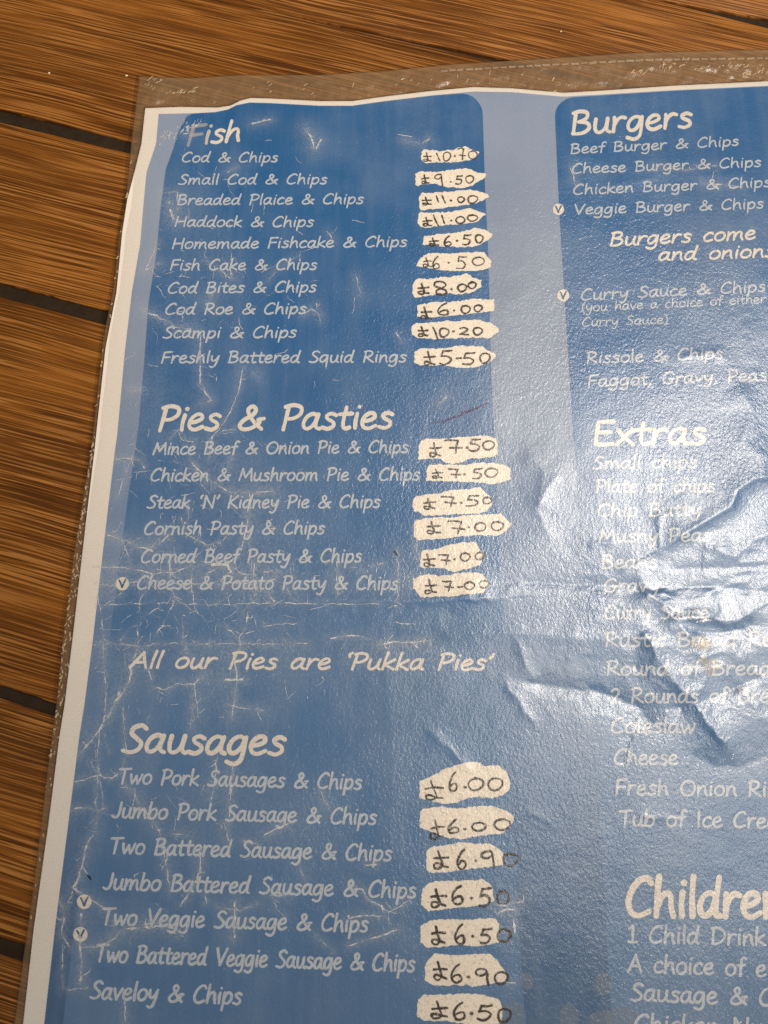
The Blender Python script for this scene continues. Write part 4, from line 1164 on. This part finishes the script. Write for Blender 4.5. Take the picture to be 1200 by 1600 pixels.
# ------------------------------------------------------------------ cracks, painted glints, pen mark, printed bubbles
CRACK_AND_GLINT = mat_crack_and_glint()


def crackle(pts, wd, ink, depth=0):
    P = np.array(pts, float)
    seg = [P[0]]
    for a, b in zip(P[:-1], P[1:]):
        n = max(2, int(np.linalg.norm(b - a) / 3.0))
        for t in np.linspace(0, 1, n + 1)[1:]:
            seg.append(a + (b - a) * t)
    seg = np.array(seg)
    r = random.random() * 100
    i = np.arange(len(seg))
    seg[:, 0] += 1.5 * vnoise(i / 2.7 + r, i * 0 + .3, 101) + .6 * vnoise(i / 1.1 + r, i * 0 + .3, 105)
    seg[:, 1] += 1.5 * vnoise(i / 2.7 + r, i * 0 + 9.3, 103) + .6 * vnoise(i / 1.1 + r, i * 0 + 9.3, 107)
    w = wd * .78 * np.clip(.55 + .9 * vnoise(i / 4.0 + r, i * 0 + 3.1, 109), .08, 1.5)
    fd = max(0.0, .12 - .08 * wd)
    ink.ribbon(seg, w, fd, caps=False)
    if depth < 2:
        for j in range(len(seg)):
            if random.random() < (.085 if depth == 0 else .05):
                a = random.uniform(0, 2 * pi)
                L = random.uniform(5, 17) * (1 if depth == 0 else .6)
                p = seg[j]
                m = p + np.array([cos(a), sin(a)]) * L * .5 + np.random.default_rng(j).normal(0, 1.2, 2)
                e = m + np.array([cos(a + random.uniform(-.6, .6)), sin(a + random.uniform(-.6, .6))]) * L * .5
                crackle([p, m, e], wd * .55, ink, depth + 1)


ink = Ink(2.9e-4)
for pts, wd in WEAR:
    crackle(pts, wd, ink)
# fine hairline crackle over the rubbed left half
for _ in range(480):
    x = random.gauss(270, 130)
    y = random.choice([random.gauss(905, 70), random.gauss(1180, 190), random.gauss(760, 70), random.gauss(420, 130)])
    if x < float(PRN_L(y)) + 4 or x > 640 or y > 1590 or y < float(PRN_T(x)) + 40:
        continue
    a = random.choice([pi / 2, pi / 2, 0, .8, 2.3]) + random.gauss(0, .3)
    L = random.uniform(6, 30)
    crackle([(x, y), (x + cos(a) * L * .5 + random.gauss(0, 3), y + sin(a) * L * .5), (x + cos(a) * L, y + sin(a) * L)], random.uniform(.3, .62), ink, 1)
# short pale strokes painting film glints near the crumpled corner
for _ in range(70):
    t = random.random()
    x = 252 + 62 * t + random.gauss(0, 3)
    y = 217 - 26 * t + random.gauss(0, 4.5)
    a = -1.1 + random.gauss(0, .3)
    L = random.uniform(2, 6)
    ink.ribbon([(x, y), (x + cos(a) * L, y + sin(a) * L)], random.uniform(.4, .9), random.uniform(0, .3), caps=False)
cr = ink.build('rubbed_creases_and_glints', CRACK_AND_GLINT, menu)
cr['kind'] = 'stuff'
cr['label'] = 'white rubbed crease lines and crackle across the blue print, with painted glints at the corner'

ink = Ink(3.0e-4)
for a, b, hw in (((676, 661), (690, 659), .8), ((690, 659), (708, 653), 1.0), ((708, 653), (730, 644), 1.0), ((722, 645), (744, 637), .7), ((730, 644), (762, 630), 1.1)):
    ink.ribbon([a, ((a[0] + b[0]) / 2, (a[1] + b[1]) / 2 + .5), b], hw, .1)
pm = ink.build('pen_mark', mat_pen('purple_pen', (.075, .020, .16)), menu)
pm['label'] = 'purple pen stroke beside the pies heading'
ink = Ink(3.0e-4)
ink.ribbon([(137, 1367), (139.5, 1370), (142, 1374)], [1.0, 2.2, 1.0], 0)
ink.build('dirt_speck', mat_pen('dark_speck', (.02, .022, .035)), menu)
ink = Ink(3.0e-4)
ink.ribbon([(617, 862), (621, 868)], [1.6, 1.0], .2)
sm = ink.build('dirt_speck', mat_pen('dark_speck', (.02, .022, .035)), menu)

BUB = mat_tint('pale_print_bubble', (.22, .30, .42), .5)
for cx, cy, rx, ry in ((823, 1533, 11, 14), (889, 1590, 16, 21), (943, 1537, 15, 18), (940, 1594, 20, 15), (972, 1590, 28, 17), (800, 1590, 22, 26)):
    ink = Ink(1.05e-4)
    ink.disc((cx, cy), rx, ry, 28)
    ink.build('printed_bubble', BUB, menu)
ink = Ink(2.4e-4)
for cx, cy, rx, ry in ((1092, 1003, 13, 11), (1100, 1010, 14, 9), (1110, 1042, 13, 14), (1098, 1030, 8, 7)):
    ink.disc((cx, cy), rx, ry, 24)
st = ink.build('food_stain', mat_tint('yellow_stain', (.50, .34, .10), .24), menu)
st['label'] = 'yellow brown food stain over the bread lines'
